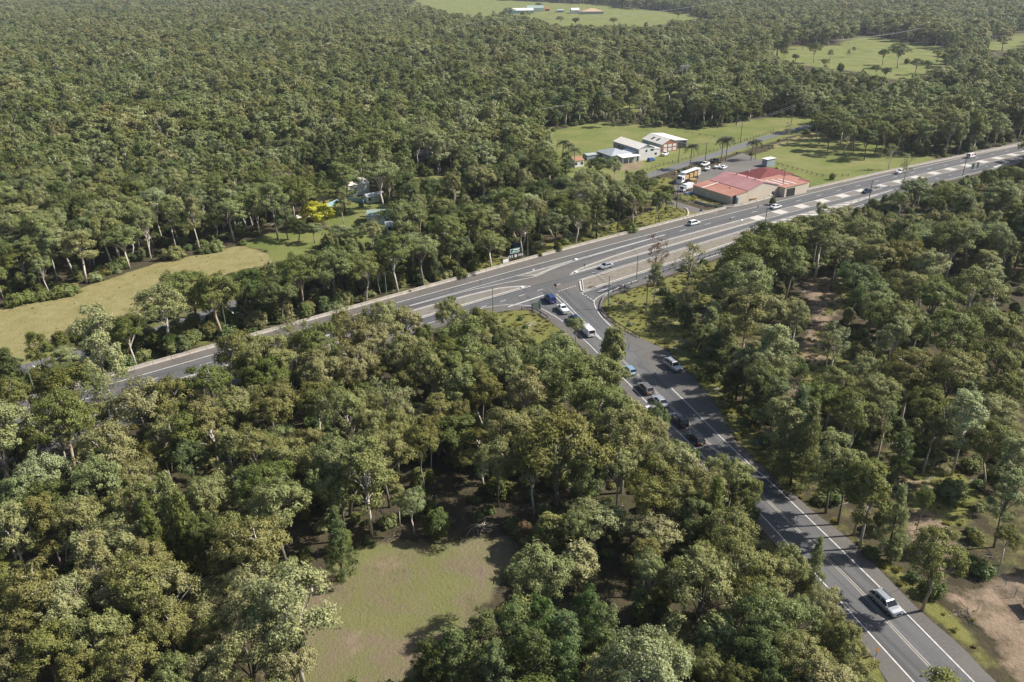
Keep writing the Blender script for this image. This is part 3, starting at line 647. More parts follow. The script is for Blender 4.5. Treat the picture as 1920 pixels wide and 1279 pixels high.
def vehicle(kind, paint, label, cat, u=None, v=None, heading=None, pos=None, extra=(), group=None, name=None):
    L, Wd, H, zb, (xf, rf, rr, xr), hz, tz = SPEC[kind]; pm = PAINT[paint]; hw = Wd / 2; x0, x1 = -L / 2, L / 2
    p = pos if pos is not None else G(u, v, .6)
    root = thing(name or {'ute': 'ute', 'van': 'van', 'suv': 'four_wheel_drive'}.get(kind, 'car'), label, cat, (p[0], p[1], .045), heading, group)
    b = MB()
    # lower body: rings of cross-sections along the length
    st = [(x0, .80, .42, .78, .78), (x0 + .12, .93, .30, tz - .03, .86), (x0 + .7, 1, .26, tz, .94), (xr if kind != 'van' else x0 + .3, 1, .24, zb, .95), (0, 1, .24, zb, .95), (xf - .05, 1, .24, zb - .02, .94), (x1 - .75, .99, .26, hz, .88), (x1 - .18, .90, .30, hz - .12, .78), (x1, .76, .40, hz - .28, .66)]
    if kind == 'van': st = [(x0, .92, .4, zb, .92)] + st[1:]
    st = sorted(st, key=lambda q: q[0]); rings = []
    for x, w, zl, zt, tw in st:
        w *= hw; rings.append([(x, -w * .88, zl), (x, -w, zl + .16), (x, -w, zt * .72), (x, -w * .97, zt - .06), (x, -hw * tw * .9, zt), (x, hw * tw * .9, zt), (x, w * .97, zt - .06), (x, w, zt * .72), (x, w, zl + .16), (x, w * .88, zl)])
    n = 10; vv = [q for r_ in rings for q in r_]; ff = [(i * n + k, (i + 1) * n + k, (i + 1) * n + (k + 1) % n, i * n + (k + 1) % n) for i in range(len(rings) - 1) for k in range(n)]
    ff += [tuple(range(n)), tuple((len(rings) - 1) * n + k for k in range(n - 1, -1, -1))]
    b.add(vv, ff)
    bw, tw = hw * .91, hw * (.72 if kind != 'van' else .84)
    B_ = [(xr, -bw), (xf, -bw), (xf, bw), (xr, bw)]; T_ = [(rr, -tw), (rf, -tw), (rf, tw), (rr, tw)]
    zr = H - .05
    g = MB(); g.hexa([(x, y, zb - .04) for x, y in B_], [(x * 1.0, y, zr) for x, y in T_])
    # roof panel with crown and the pillars
    b.hexa([(rr - .08, -tw - .03, zr - .02), (rf + .06, -tw - .03, zr - .02), (rf + .06, tw + .03, zr - .02), (rr - .08, tw + .03, zr - .02)], [(rr + .05, -tw * .86, H), (rf - .06, -tw * .86, H), (rf - .06, tw * .86, H), (rr + .05, tw * .86, H)])
    def pillar(a, c, w=.07): b.tube([a, c], w, 4)
    for sy in (-1, 1):
        pillar((xf, sy * bw, zb - .04), (rf, sy * tw, zr)); pillar((xr, sy * bw, zb - .04), (rr, sy * tw, zr), .1)
        mid = [(rf + rr) / 2] if kind in ('sedan', 'ute') else [rf * .6 + rr * .4, rf * .2 + rr * .8]
        for xm in mid: pillar((xm, sy * bw * 1.0, zb - .04), (xm, sy * tw, zr), .055)
    if kind == 'ute':   # tray walls stand above the load floor
        for yy in (-1, 1): b.box(x0 + .05, xr - .05, yy * hw * .93 - .05, yy * hw * .93 + .05, zb - .1, zb + .04)
        b.box(x0 + .02, x0 + .1, -hw * .9, hw * .9, zb - .12, zb + .03)
    if kind == 'van':   # panel sides behind the front doors
        for sy in (-1, 1): b.hexa([(xr + .02, sy * bw * .99, zb - .03), (.5, sy * bw * .99, zb - .03), (.5, sy * (bw + .03), zb - .03), (xr + .02, sy * (bw + .03), zb - .03)], [(rr + .02, sy * tw * .99, zr), (.5, sy * tw * .99, zr), (.5, sy * (tw + .035), zr), (rr + .02, sy * (tw + .035), zr)])
    bo = b.build('body', pm, root, True); g.build('window_glass', M_GL, root)
    for sy in (-1, 1):
        mr = MB(); mr.box(xf - .25, xf - .08, sy * (hw + .02) - .09, sy * (hw + .02) + .09, zb - .02, zb + .12); mr.build('wing_mirror', pm, root)
        hl = MB(); hl.hexa([(x1 - .22, sy * hw * .5 - .16, hz - .34), (x1 + .01, sy * hw * .5 - .14, hz - .34), (x1 + .01, sy * hw * .5 + .14, hz - .34), (x1 - .22, sy * hw * .62 + .16, hz - .34)], [(x1 - .3, sy * hw * .5 - .16, hz - .14), (x1 - .07, sy * hw * .5 - .14, hz - .17), (x1 - .07, sy * hw * .5 + .14, hz - .17), (x1 - .3, sy * hw * .62 + .16, hz - .14)]); hl.build('headlight', M_HL, root)
        tl = MB(); tl.box(x0 - .015, x0 + .1, sy * hw * .74 - .13, sy * hw * .74 + .13, tz - .32, tz - .08); tl.build('tail_light', M_TL, root)
        for xw in (x1 - .92, x0 + .95):
            w_ = MB(); w_.tube([(xw, sy * (hw - .21), .33), (xw, sy * (hw + .012), .33)], .335, 14); wo_ = w_.build('wheel', M_TY, root)
            ri = MB(); ri.tube([(xw, sy * (hw - .1), .33), (xw, sy * (hw + .022), .33)], .21, 10); ri.build('rim', M_RIM, wo_)
    pl = MB(); pl.box(x0 - .03, x0 + .05, -.19, .19, .55, .67); pl.build('number_plate', M_PL, root)
    gr = MB(); gr.box(x1 - .12, x1 + .012, -hw * .42, hw * .42, hz - .42, hz - .22); gr.build('grille', M_TRIM, root)
    if 'rack' in extra:
        for sy in (-1, 1):
            q = MB(); q.tube([(rr + .25, sy * tw * .8, H + .05), (rf - .2, sy * tw * .8, H + .05)], .03, 6); q.build('roof_rail', M_TRIM, root)
    if 'ladder' in extra:
        q = MB()
        for x in np.linspace(rr + .3, rf - .3, 3): q.box(x - .04, x + .04, -tw, tw, H + .02, H + .12)
        for y in (-.5, -.1): q.box(rr, rf + .3, y - .03, y + .03, H + .14, H + .2)
        q.build('roof_rack', M_SW, root)
    if 'tray' in extra:
        q = MB(); q.box(x0 + .06, xr - .1, -hw * .88, hw * .88, zb - .06, zb + .075); q.build('tray_cover', PAINT['white'] if paint != 'dark' else M_TRIM, root)
    if 'redpanel' in extra:
        for sy in (-1, 1):
            q = MB(); q.hexa([(-1.2, sy * (bw + .04), zb - .1), (.1, sy * (bw + .04), zb - .1), (.1, sy * (bw + .055), zb - .1), (-1.2, sy * (bw + .055), zb - .1)], [(-1.2, sy * (tw + .05), zr - .1), (.1, sy * (tw + .05), zr - .1), (.1, sy * (tw + .065), zr - .1), (-1.2, sy * (tw + .065), zr - .1)]); q.build('red_side_panel', PAINT['red'], root)
    if 'tailblue' in extra:
        q = MB(); q.box(x0 - .01, x0 + .03, -hw * .8, hw * .8, .62, zb - .02); q.build('tailgate', PAINT['pale_green'], root)
    return root
def head(u0, v0, u1, v1):
    d = G(u1, v1) - G(u0, v0); return math.atan2(d[1], d[0])
UP = a_sr + PI if math.sin(a_sr) < 0 else a_sr           # towards the junction
DOWNH = UP + PI
hh = lambda s: math.atan2(*(HW(s + 3, 0) - HW(s - 3, 0))[::-1])
hu = head(1075, 589, 1042.6, 557.6)
Q = 'vehicles queued on the side road'
vehicle('suv', 'blue', 'dark blue four wheel drive first in the queue at the stop line', 'car', 1031, 561, hu, group=Q, extra=('rack',))
vehicle('ute', 'white', 'white ute with pale teal tailgate, second in the queue', 'ute', 1055, 579.5, hu, group=Q, extra=('tray', 'tailblue'))
vehicle('suv', 'navy', 'dark car third in the queue, half hidden by the small roadside tree', 'car', 1078, 600, hu, group=Q)
vehicle('van', 'white', 'white van with a roof rack behind the small roadside tree', 'van', 1102, 622, UP, group=Q, extra=('ladder',))
vehicle('hatch', 'white', 'white car hidden behind the tall roadside tree', 'car', 1147, 660, UP, group=Q)
vehicle('hatch', 'light_blue', 'light blue hatchback just below the tall roadside tree', 'car', 1180, 694, UP, group=Q)
vehicle('wagon', 'bronze', 'bronze grey wagon between light blue hatchback and silver sedan', 'car', 1210, 728, UP, group=Q)
vehicle('sedan', 'silver', 'silver sedan behind the bronze wagon in the queue', 'car', 1237, 752, UP, group=Q)
vehicle('suv', 'dark', 'dark four wheel drive partly under branches in the queue', 'car', 1272, 788, UP, group=Q, extra=('rack',))
vehicle('hatch', 'black', 'black hatchback last in the queue', 'car', 1305, 822, UP, group=Q)
vehicle('wagon', 'white', 'white car on the shoulder under the overhanging tree', 'car', 1227, 772, UP + .12)
vehicle('suv', 'silver', 'silver four wheel drive parked on the wide right shoulder, facing away from the junction', 'car', 1262, 686, DOWNH + .1, extra=('rack',))
vehicle('wagon', 'silver', 'silver wagon in tree shade on the near part of the side road', 'car', 1661, 1131, head(1604, 1070, 1690, 1150), extra=('rack',))
Hg = 'vehicles moving on the highway'
vehicle('sedan', 'silver', 'silver sedan passing the right hand median tip', 'car', 1136, 498.5, hh(145) + PI, group=Hg)
vehicle('wagon', 'white', 'white wagon on the far lanes left of the white sedan', 'car', 1301, 418, hh(182), group=Hg)
vehicle('sedan', 'white', 'white sedan on the far lanes beside the striped median', 'car', 1455, 387.5, hh(228), group=Hg)
vehicle('sedan', 'navy', 'dark navy car between striped median and chevron island', 'car', 1626, 358.5, hh(300) + PI, group=Hg)
vehicle('ute', 'white', 'white ute behind the sparse tree on the far lanes', 'ute', 1688, 322.5, hh(315), group=Hg, extra=('tray',))
vehicle('van', 'white', 'white van with a red side panel on the farthest visible lanes', 'van', 1821, 293, hh(375), group=Hg, extra=('redpanel',))
lr = head(1300, 303, 1370, 281)
vehicle('ute', 'white', 'white ute parked on the local road edge beneath palms', 'ute', 1322, 308, lr + PI, extra=('tray',))
vehicle('ute', 'dark', 'dark ute with a white bonnet edge parked by the local road palms', 'ute', 1341, 302, lr, extra=())
vehicle('ute', 'white', 'white ute on the track beside the brick gabled barn', 'ute', 1247, 289, lr + .2, extra=('tray',))
vehicle('hatch', 'mid_blue', 'bright blue car on grass by the tall white wall', 'car', 1221, 299.5, lr - .1)
vehicle('sedan', 'white', 'white car parked in the yard below the twin palms', 'car', 1357, 313.5, lr + .1)
# boats on trailers in the yard
def boat(u, v, rz, label):
    r = thing('boat', label, 'boat', (*G(u, v), 0), rz); b = MB(); rings = []
    for x, w, z0, z1 in ((-2.2, .85, .55, 1.1), (-1, .95, .5, 1.12), (.8, .85, .52, 1.18), (1.8, .45, .65, 1.28), (2.4, .04, .95, 1.36)): rings.append([(x, -w, z1), (x, -w * .75, z0 + .2), (x, 0, z0), (x, w * .75, z0 + .2), (x, w, z1)])
    v_ = [q for k in rings for q in k]; f_ = [(i * 5 + k, (i + 1) * 5 + k, (i + 1) * 5 + k + 1, i * 5 + k + 1) for i in range(4) for k in range(4)] + [(0, 1, 2, 3, 4)]
    f_ += [(i * 5, i * 5 + 4, (i + 1) * 5 + 4, (i + 1) * 5) for i in range(4)]
    b.add(v_, f_); b.build('hull', PAINT['white'], r, True)
    w = MB(); w.hexa([(.1, -.55, 1.15), (.9, -.45, 1.17), (.9, .45, 1.17), (.1, .55, 1.15)], [(.0, -.5, 1.55), (.5, -.4, 1.5), (.5, .4, 1.5), (.0, .5, 1.55)]); w.build('windscreen', M_GL, r)
    t = MB(); t.box(-2.0, 3.0, -.06, .06, .38, .46)
    for y in (-.8, .8): t.box(-1.9, 1.2, y - .04, y + .04, .4, .48)
    t.build('trailer_frame', M_GALV, r)
    for y in (-.95, .95):
        q = MB(); q.tube([(-.7, y - .08, .28), (-.7, y + .08, .28)], .28, 10); q.build('wheel', M_TY, r)
boat(1345, 315.5, lr + .15, 'white boat on a trailer beside the parked white car'); boat(1327, 319.5, lr + .3, 'low white boat on a trailer nearest the long curtain sided truck')

M_CREAM = mat('cream_paint', (.62, .60, .54), .5); M_CURT = mat('curtain_fabric', (.66, .64, .60), .7); M_CRT = mat('yellow_crate_timber', (.43, .30, .14), .8, noise=(3, (.33, .22, .10), 2)); M_BRN = mat('rust_brown', (.20, .09, .05), .8)
def wheels(root, xs, hw, r=.5):
    for x in xs:
        for sy in (-1, 1):
            q = MB(); q.tube([(x, sy * (hw - .3), r), (x, sy * hw, r)], r, 14); w = q.build('wheel', M_TY, root)
            q = MB(); q.tube([(x, sy * (hw - .1), r), (x, sy * (hw + .015), r)], r * .5, 10); q.build('rim', M_RIM, w)
def semi():
    a = G(1265, 345); b = G(1311, 330); az = head(1311, 331, 1268, 346.5); p = (G(1268, 347) + G(1312, 332)) / 2
    r = thing('curtain_truck', 'long white truck with its side curtain drawn back showing yellow crates', 'truck', (*p, .03), az)
    q = MB(); q.hexa([(5.0, -1.22, .9), (7.2, -1.18, .6), (7.2, 1.18, .6), (5.0, 1.22, .9)], [(5.0, -1.2, 3.3), (6.5, -1.1, 3.1), (6.5, 1.1, 3.1), (5.0, 1.2, 3.3)]); q.build('cab', PAINT['white'], r)
    q = MB(); q.hexa([(6.86, -1.05, 1.9), (7.0, -1.05, 1.85), (7.0, 1.05, 1.85), (6.86, 1.05, 1.9)], [(6.55, -1, 2.9), (6.66, -1, 2.88), (6.66, 1, 2.88), (6.55, 1, 2.9)]); q.build('windscreen', M_GL, r)
    for sy in (-1, 1):
        q = MB(); q.box(5.5, 6.3, sy * 1.2 - .03, sy * 1.2 + .03, 1.7, 2.6); q.build('side_window', M_GL, r)
        q = MB(); q.box(7.1, 7.23, sy * .85 - .2, sy * .85 + .2, .8, 1.05); q.build('headlight', M_HL, r)
        q = MB(); q.box(6.5, 6.62, sy * 1.4 - .12, sy * 1.4 + .12, 1.9, 2.6); q.build('wing_mirror', M_TRIM, r)
    q = MB(); q.box(-7.0, 4.6, -1.25, 1.25, 1.1, 1.35); q.build('trailer_deck', M_TRIM, r)
    q = MB(); q.box(-7.0, 4.6, -1.27, 1.27, 4.05, 4.18); q.build('trailer_roof', PAINT['white'], r)
    q = MB(); q.box(4.5, 4.62, -1.25, 1.25, 1.35, 4.05); q.build('front_wall', PAINT['white'], r)
    q = MB()
    for sy in (-1, 1):
        for i in range(9): q.box(-6.95 + i * .2, -6.8 + i * .2, sy * (1.2 + .06 * (i % 2)) - .03, sy * (1.2 + .06 * (i % 2)) + .03, 1.3, 4.05)
    q.build('curtain', M_CURT, r)
    q = MB(); q.box(-7.05, -6.98, -1.25, 1.25, 1.1, 4.15); q.build('rear_door', M_CURT, r)
    q = MB(); q.box(-5.1, 4.4, -1.24, -1.14, 1.36, 4.05); q.build('far_curtain', M_TRIM, r)
    for x in (-2.2, 1.2):
        for sy in (-1, 1):
            q = MB(); q.box(x - .05, x + .05, sy * 1.2 - .05, sy * 1.2 + .05, 1.35, 4.05); q.build('curtain_post', M_TRIM, r)
    wheels(r, (6.2, 3.2, 4.3 - .1, -4.2, -5.4), 1.22)
    R = Matrix.Translation(r.location) @ Matrix.Rotation(az, 4, 'Z')
    for k, (x, h, l) in enumerate(((2.9, 1.55, 'yellow timber crate at the cab end of the truck bed'), (-.4, 1.75, 'yellow timber crate in the middle of the truck bed'), (-3.6, 1.9, 'tall yellow timber crate near the gathered truck curtain'))):
        t = thing('crate', l, 'crate', R @ Vector((x, .12, 1.356)), az, 'yellow crates on the long truck')
        q = MB(); q.box(-1.25, 1.25, -1.0, 1.0, .12, h); q.build('box', M_CRT, t)
        q = MB()
        for xx in (-1.1, 0, 1.1): q.box(xx - .12, xx + .12, -1.0, 1.0, 0, .12)
        for xx in (-1.0, 0, 1.0): q.box(xx - .07, xx + .07, -1.03, -1.003, .12, h)
        q.build('batten', M_BRN, t)
semi()
def small_truck():
    az = head(1300, 353, 1277, 359); p = G(1287, 358); r = thing('box_truck', 'small white box truck parked in front of the long curtain sided truck', 'truck', (*p, .03), az)
    q = MB(); q.hexa([(1.6, -1.0, .5), (3.1, -.98, .5), (3.1, .98, .5), (1.6, 1.0, .5)], [(1.6, -.95, 2.2), (2.6, -.88, 2.2), (2.6, .88, 2.2), (1.6, .95, 2.2)]); q.build('cab', PAINT['white'], r)
    q = MB(); q.hexa([(2.83, -.88, 1.3), (2.95, -.88, 1.3), (2.95, .88, 1.3), (2.83, .88, 1.3)], [(2.62, -.8, 2.05), (2.72, -.8, 2.05), (2.72, .8, 2.05), (2.62, .8, 2.05)]); q.build('windscreen', M_GL, r)
    for sy in (-1, 1):
        q = MB(); q.box(1.85, 2.5, sy * .975 - .02, sy * .975 + .02, 1.3, 1.95); q.build('side_window', M_GL, r)
        q = MB(); q.box(3.05, 3.12, sy * .7 - .15, sy * .7 + .15, .75, .95); q.build('headlight', M_HL, r)
    q = MB(); q.box(-3.0, 1.5, -1.08, 1.08, .85, 2.75); q.build('cargo_box', PAINT['white'], r)
    q = MB(); q.box(-3.02, 1.5, -1.095, -1.081, .95, 1.2); q.box(-3.02, 1.5, 1.081, 1.095, .95, 1.2); q.build('rust_stripe', M_BRN, r)
    q = MB(); q.box(-3.0, 1.6, -.45, .45, .5, .84); q.build('chassis', M_TRIM, r); wheels(r, (2.3, -1.9), 1.0, .4)
small_truck()

# ------------------------------------------------------------------ buildings
def corr(name, c, c2, sc=3.0):
    """ribbed metal sheet: a wave across the sheet with patchy fading"""
    M = mat(name, c, .5, .0, noise=(.25, c2, 1.6)); N = M.node_tree.nodes; L = M.node_tree.links
    tc = N.new('ShaderNodeTexCoord'); wv = N.new('ShaderNodeTexWave'); wv.inputs['Scale'].default_value = sc; wv.bands_direction = 'X'
    L.new(tc.outputs['Object'], wv.inputs[0]); bp = N.new('ShaderNodeBump'); bp.inputs['Strength'].default_value = .5; bp.inputs['Distance'].default_value = .05
    L.new(wv.outputs['Fac'], bp.inputs['Height']); L.new(bp.outputs[0], N['Principled BSDF'].inputs['Normal']); return M
M_RR = corr('faded_red_roof', (.40, .135, .115), (.48, .22, .20)); M_PR = corr('pink_red_roof', (.39, .165, .16), (.48, .27, .255)); M_DR_ = corr('dark_red_roof', (.20, .045, .05), (.26, .075, .07)); M_RU = corr('rusted_red_roof', (.36, .13, .09), (.44, .24, .17))
M_CW = corr('cream_wall', (.60, .53, .42), (.52, .46, .37)); M_WW = mat('white_wall', (.74, .73, .70), .7, noise=(.6, (.60, .59, .56), 1.5)); M_WR = corr('pale_roof', (.80, .72, .60), (.86, .82, .76)); M_GW = corr('grey_blue_wall', (.26, .31, .34), (.32, .36, .38))
M_GR = corr('grey_roof', (.34, .37, .39), (.42, .44, .45)); M_BRK = mat('red_brick', (.36, .16, .10), .9, noise=(3, (.27, .12, .08), 2)); M_SH_ = mat('shade_opening', (.03, .03, .032), .9); M_WIN = mat('window_pane', (.03, .04, .05), .1, spec=.6)  # M_SH_: flat dark colour painting shade into bays; also on a door and skylights
M_GNR = corr('grey_green_roof', (.26, .33, .29), (.33, .39, .34)); M_MINT = mat('pale_green_wall', (.60, .64, .55), .7); M_TRN = mat('translucent_sheet', (.68, .62, .56), .5); M_TER = mat('terracotta_roof', (.29, .145, .09), .8, noise=(2, (.36, .20, .12), 2))
def gable(root, x0, x1, y0, y1, eave, ridge, wall, roof, axis='x', over=.25, th=.08, z0=0.0):
    """gabled volume: ridge runs along the axis"""
    q = MB(); sw = axis == 'y'
    def f(a, b, z): return (b, a, z) if sw else (a, b, z)
    a0, a1, b0, b1 = (y0, y1, x0, x1) if sw else (x0, x1, y0, y1); bm_ = (b0 + b1) / 2
    V = [f(a0, b0, z0), f(a1, b0, z0), f(a1, b1, z0), f(a0, b1, z0), f(a0, b0, eave), f(a1, b0, eave), f(a1, b1, eave), f(a0, b1, eave), f(a0, bm_, ridge), f(a1, bm_, ridge)]
    q.add(V, [(0, 1, 5, 4), (2, 3, 7, 6), (1, 2, 6, 9, 5), (3, 0, 4, 8, 7)]); w = q.build('wall', wall, root, True)
    q = MB(); sl = (ridge - eave) / (bm_ - b0); e = eave - sl * over; t = .02
    for s_, bb in ((1, b0 - over), (-1, b1 + over)):
        q.hexa([f(a0 - over, bb, e + t), f(a1 + over, bb, e + t), f(a1 + over, bm_, ridge + t), f(a0 - over, bm_, ridge + t)], [f(a0 - over, bb, e + t + th), f(a1 + over, bb, e + t + th), f(a1 + over, bm_, ridge + t + th), f(a0 - over, bm_, ridge + t + th)])
    ro = q.build('roof', roof, root, True); return w, ro
def hip(root, x0, x1, y0, y1, eave, ridge, wall, roof, over=.5, ins=None, z0=0.0):
    q = MB(); q.box(x0, x1, y0, y1, z0, eave); w = q.build('wall', wall, root)
    X0, X1, Y0, Y1 = x0 - over, x1 + over, y0 - over, y1 + over; ym = (Y0 + Y1) / 2; i = ins if ins is not None else min((Y1 - Y0) / 2, (X1 - X0) / 2 * .95)
    q = MB(); e = eave + .01; V = [(X0, Y0, e), (X1, Y0, e), (X1, Y1, e), (X0, Y1, e), (X0 + i, ym, ridge), (X1 - i, ym, ridge)]
    q.add(V, [(0, 1, 5, 4), (1, 2, 5), (2, 3, 4, 5), (3, 0, 4), (3, 2, 1, 0)]); r = q.build('roof', roof, root); return w, r
def skil(root, x0, x1, y0, y1, z0e, z1e, wall, roof, over=.2, th=.09, z0=0.0):
    """single-slope volume, height z0e at y0 and z1e at y1"""
    q = MB(); q.hexa([(x0, y0, z0), (x1, y0, z0), (x1, y1, z0), (x0, y1, z0)], [(x0, y0, z0e), (x1, y0, z0e), (x1, y1, z1e), (x0, y1, z1e)]); w = q.build('wall', wall, root)
    k = (z1e - z0e) / (y1 - y0); a, b = z0e - k * over + .02, z1e + k * over + .02; q = MB()
    q.hexa([(x0 - over, y0 - over, a), (x1 + over, y0 - over, a), (x1 + over, y1 + over, b), (x0 - over, y1 + over, b)], [(x0 - over, y0 - over, a + th), (x1 + over, y0 - over, a + th), (x1 + over, y1 + over, b + th), (x0 - over, y1 + over, b + th)]); r = q.build('roof', roof, root); return w, r
def opening(parent, name, x0, x1, y, z0, z1, m, face='y-', d=.03):
    q = MB()
    if face[0] == 'y': q.box(x0, x1, y - d, y + d, z0, z1)
    else: q.box(y - d, y + d, x0, x1, z0, z1)
    return q.build(name, m, parent)
ax = math.atan2(280.8 - 298.0, 79.6 - 69.5)          # long wall of the sheds, from the left front corner to the right front corner
def shed_frame(): return G(1298.3, 362.1)
O_ = shed_frame(); ex = np.array([math.cos(ax), math.sin(ax)]); ey = np.array([-ex[1], ex[0]])
def L2(x, y): return O_ + ex * x + ey * y
def at(name, label, cat, x, y, rz=0.0): return thing(name, label, cat, (*L2(x, y), 0), ax + rz)
t = at('shed', 'low front shed with a faded red sloping roof and cream ribbed walls', 'shed', 0, 0)
skil(t, 0, 19.9, 0, 8.2, 3.1, 3.9, M_CW, M_RU); opening(t, 'door', 7.0, 8.6, -.01, .05, 2.1, M_CREAM); 
for x in (6, 13): q = MB(); q.tube([(x, 6, 3.7), (x, 6, 4.2)], .18, 8); q.build('roof_vent', M_BRN, t)
q = MB(); q.hexa([(4.6, -.2, 3.21), (5.3, -.2, 3.21), (5.3, 8.3, 4.03), (4.6, 8.3, 4.03)], [(4.6, -.2, 3.24), (5.3, -.2, 3.24), (5.3, 8.3, 4.06), (4.6, 8.3, 4.06)]); q.build('skylight', M_TRN, t)
opening(t, 'roller_door', 4.0, 7.6, 19.905, .05, 2.9, M_CW, 'x')
t = at('shed', 'large middle shed with a pinkish red gabled roof and cream end wall', 'shed', 0, 8.25)
gable(t, .4, 19.9, 0, 15.6, 4.1, 6.2, M_CW, M_PR); opening(t, 'door', 12.6, 13.6, 19.905, .05, 2.0, M_SH_, 'x')
for x, y in ((6, 7.8), (11.5, 7.8), (15.5, 7.8)): q = MB(); q.tube([(x, y, 6.2), (x, y, 6.65)], .22, 8); q.build('roof_vent', M_BRN, t)
q = MB(); q.hexa([(12, 9.0, 6.06), (16.5, 9.0, 6.06), (16.5, 10.4, 5.69), (12, 10.4, 5.69)], [(12, 9.0, 6.1), (16.5, 9.0, 6.1), (16.5, 10.4, 5.73), (12, 10.4, 5.73)]); q.build('skylight', M_TRN, t)
t = at('shed', 'flat rusty red linking shed with pale skylight strips and a dark open bay', 'shed', 9.0, 24.2)
skil(t, 0, 14, 0, 12, 3.5, 3.9, M_CW, M_RU); opening(t, 'bay_shade_panel', 1.0, 5.5, 14.005, .05, 3.0, M_SH_, 'x')  # dark panel on the solid wall, painted shade of the bay's inside
for y in (1.6, 4.0, 6.6): q = MB(); q.hexa([(2 + y * .3, y, 3.65 + y * .0333), (10 + y * .4, y, 3.65 + y * .0333), (10 + y * .4, y + .75, 3.675 + y * .0333), (2 + y * .3, y + .75, 3.675 + y * .0333)], [(2 + y * .3, y, 3.7 + y * .0333), (10 + y * .4, y, 3.7 + y * .0333), (10 + y * .4, y + .75, 3.73 + y * .0333), (2 + y * .3, y + .75, 3.73 + y * .0333)]); q.build('skylight', M_TRN, t)
# right shed near the barrier
d0 = G(1474, 363.5)
t = thing('shed', 'narrow cream shed with a dark maroon roof beside the concrete barrier', 'shed', (*d0, 0), ax)
skil(t, -3.7, .1, -.3, 12.1, 3.0, 3.15, M_CW, M_DR_)
t = thing('shed', 'rusty flat roofed shed joined behind the dark maroon roof', 'shed', (*(d0 - ex * 7.6), 0), ax)
skil(t, -2.2, 3.6, 2.6, 12.0, 3.25, 3.4, M_CW, M_RU)
t = at('house', 'wide house with a dark red hipped roof behind the sheds', 'house', -3.5, 25.6)
w, r_ = hip(t, 0, 11.8, 0, 19, 3.2, 5.4, M_CREAM, mat('red_hip_roof', (.135, .036, .036), .7, noise=(.5, (.19, .058, .054), 1.6), spec=.15), .8, 5.0)
for y in (3, 8, 13): opening(w, 'window', y, y + 1.6, 11.805, 1.0, 2.2, M_WIN, 'x')
q = MB(); q.tube([(3, 4, 3.8), (3, 4, 5.0)], .25, 8); q.build('chimney', M_WW, r_)
t = thing('shed', 'small dark grey shed with a flat white roof behind the red hipped house', 'shed', (*G(1428, 311), 0), ax)
skil(t, 0, 2.8, 0, 5.0, 3.1, 3.2, M_GW, M_WW, .3)
# clutter by the shed
def tank(u, v, r, h, m, label, name='water_tank'):
    t = thing(name, label, 'tank', (*G(u, v), 0)); q = MB(); q.tube([(0, 0, 0), (0, 0, h)], r, 16); q.build('drum', m, t); q = MB(); q.tube([(0, 0, h), (0, 0, h + .15)], [r, r * .3], 16); q.build('lid', m, t)
tank(1380, 383, .7, 2.6, mat('blue_grey_tank', (.22, .28, .33), .5), 'upright blue grey tank at the front corner of the low shed')
tank(1377, 384, .45, 3.4, M_DARK, 'thin black tank at the front corner of the low shed')
def bin_(u, v, w, d, h, m, label, name='crate', cat='crate', az=.3):
    t = thing(name, label, cat, (*G(u, v), 0), az); q = MB(); q.hexa([(-w / 2, -d / 2, .1), (w / 2, -d / 2, .1), (w / 2, d / 2, .1), (-w / 2, d / 2, .1)], [(-w / 2 * 1.05, -d / 2 * 1.05, h), (w / 2 * 1.05, -d / 2 * 1.05, h), (w / 2 * 1.05, d / 2 * 1.05, h), (-w / 2 * 1.05, d / 2 * 1.05, h)]); q.build('box', m, t)
    q = MB(); q.box(-w * .54, w * .54, -d * .54, d * .54, h + .004, h + .09); q.build('lid', m, t)
    q = MB()
    for x in (-w * .4, w * .4): q.box(x - .08, x + .08, -d / 2, d / 2, 0, .098)
    q.build('skid', M_BRN, t)
bin_(1410, 376, 2.6, 1.4, .9, M_CRT, 'stack of yellow timber on skids by the cream end wall'); bin_(1418, 367.5, 2.4, 1.8, 1.4, M_CREAM, 'white wrapped crate against the cream end wall'); bin_(1436.5, 366, 1.8, 1.4, 1.3, M_GW, 'dark blue grey bin before the open bay', 'waste_bin', 'bin'); bin_(1450, 364, 2.6, 1.6, 1.2, M_WW, 'pale crate with pinkish load before the open bay'); bin_(1444, 369, 1.2, 1.0, .8, M_CREAM, 'small cream crate next to the barrier'); bin_(1459, 363.5, 1.2, 1.2, 1.3, M_TRIM, 'black bin beside the narrow cream shed', 'waste_bin', 'bin')
bin_(1292, 365, 2.6, 1.2, .7, mat('blue_tarp', (.10, .17, .28), .7), 'low blue covered crate in the shadow of the front shed'); bin_(1299, 343.5, 2.4, 2.0, 1.6, M_CRT, 'yellow timber crate on the ground beside the small box truck'); bin_(1267, 327.5, .9, .9, 1.2, M_CRT, 'small orange yellow bin by the local road', 'waste_bin', 'bin')

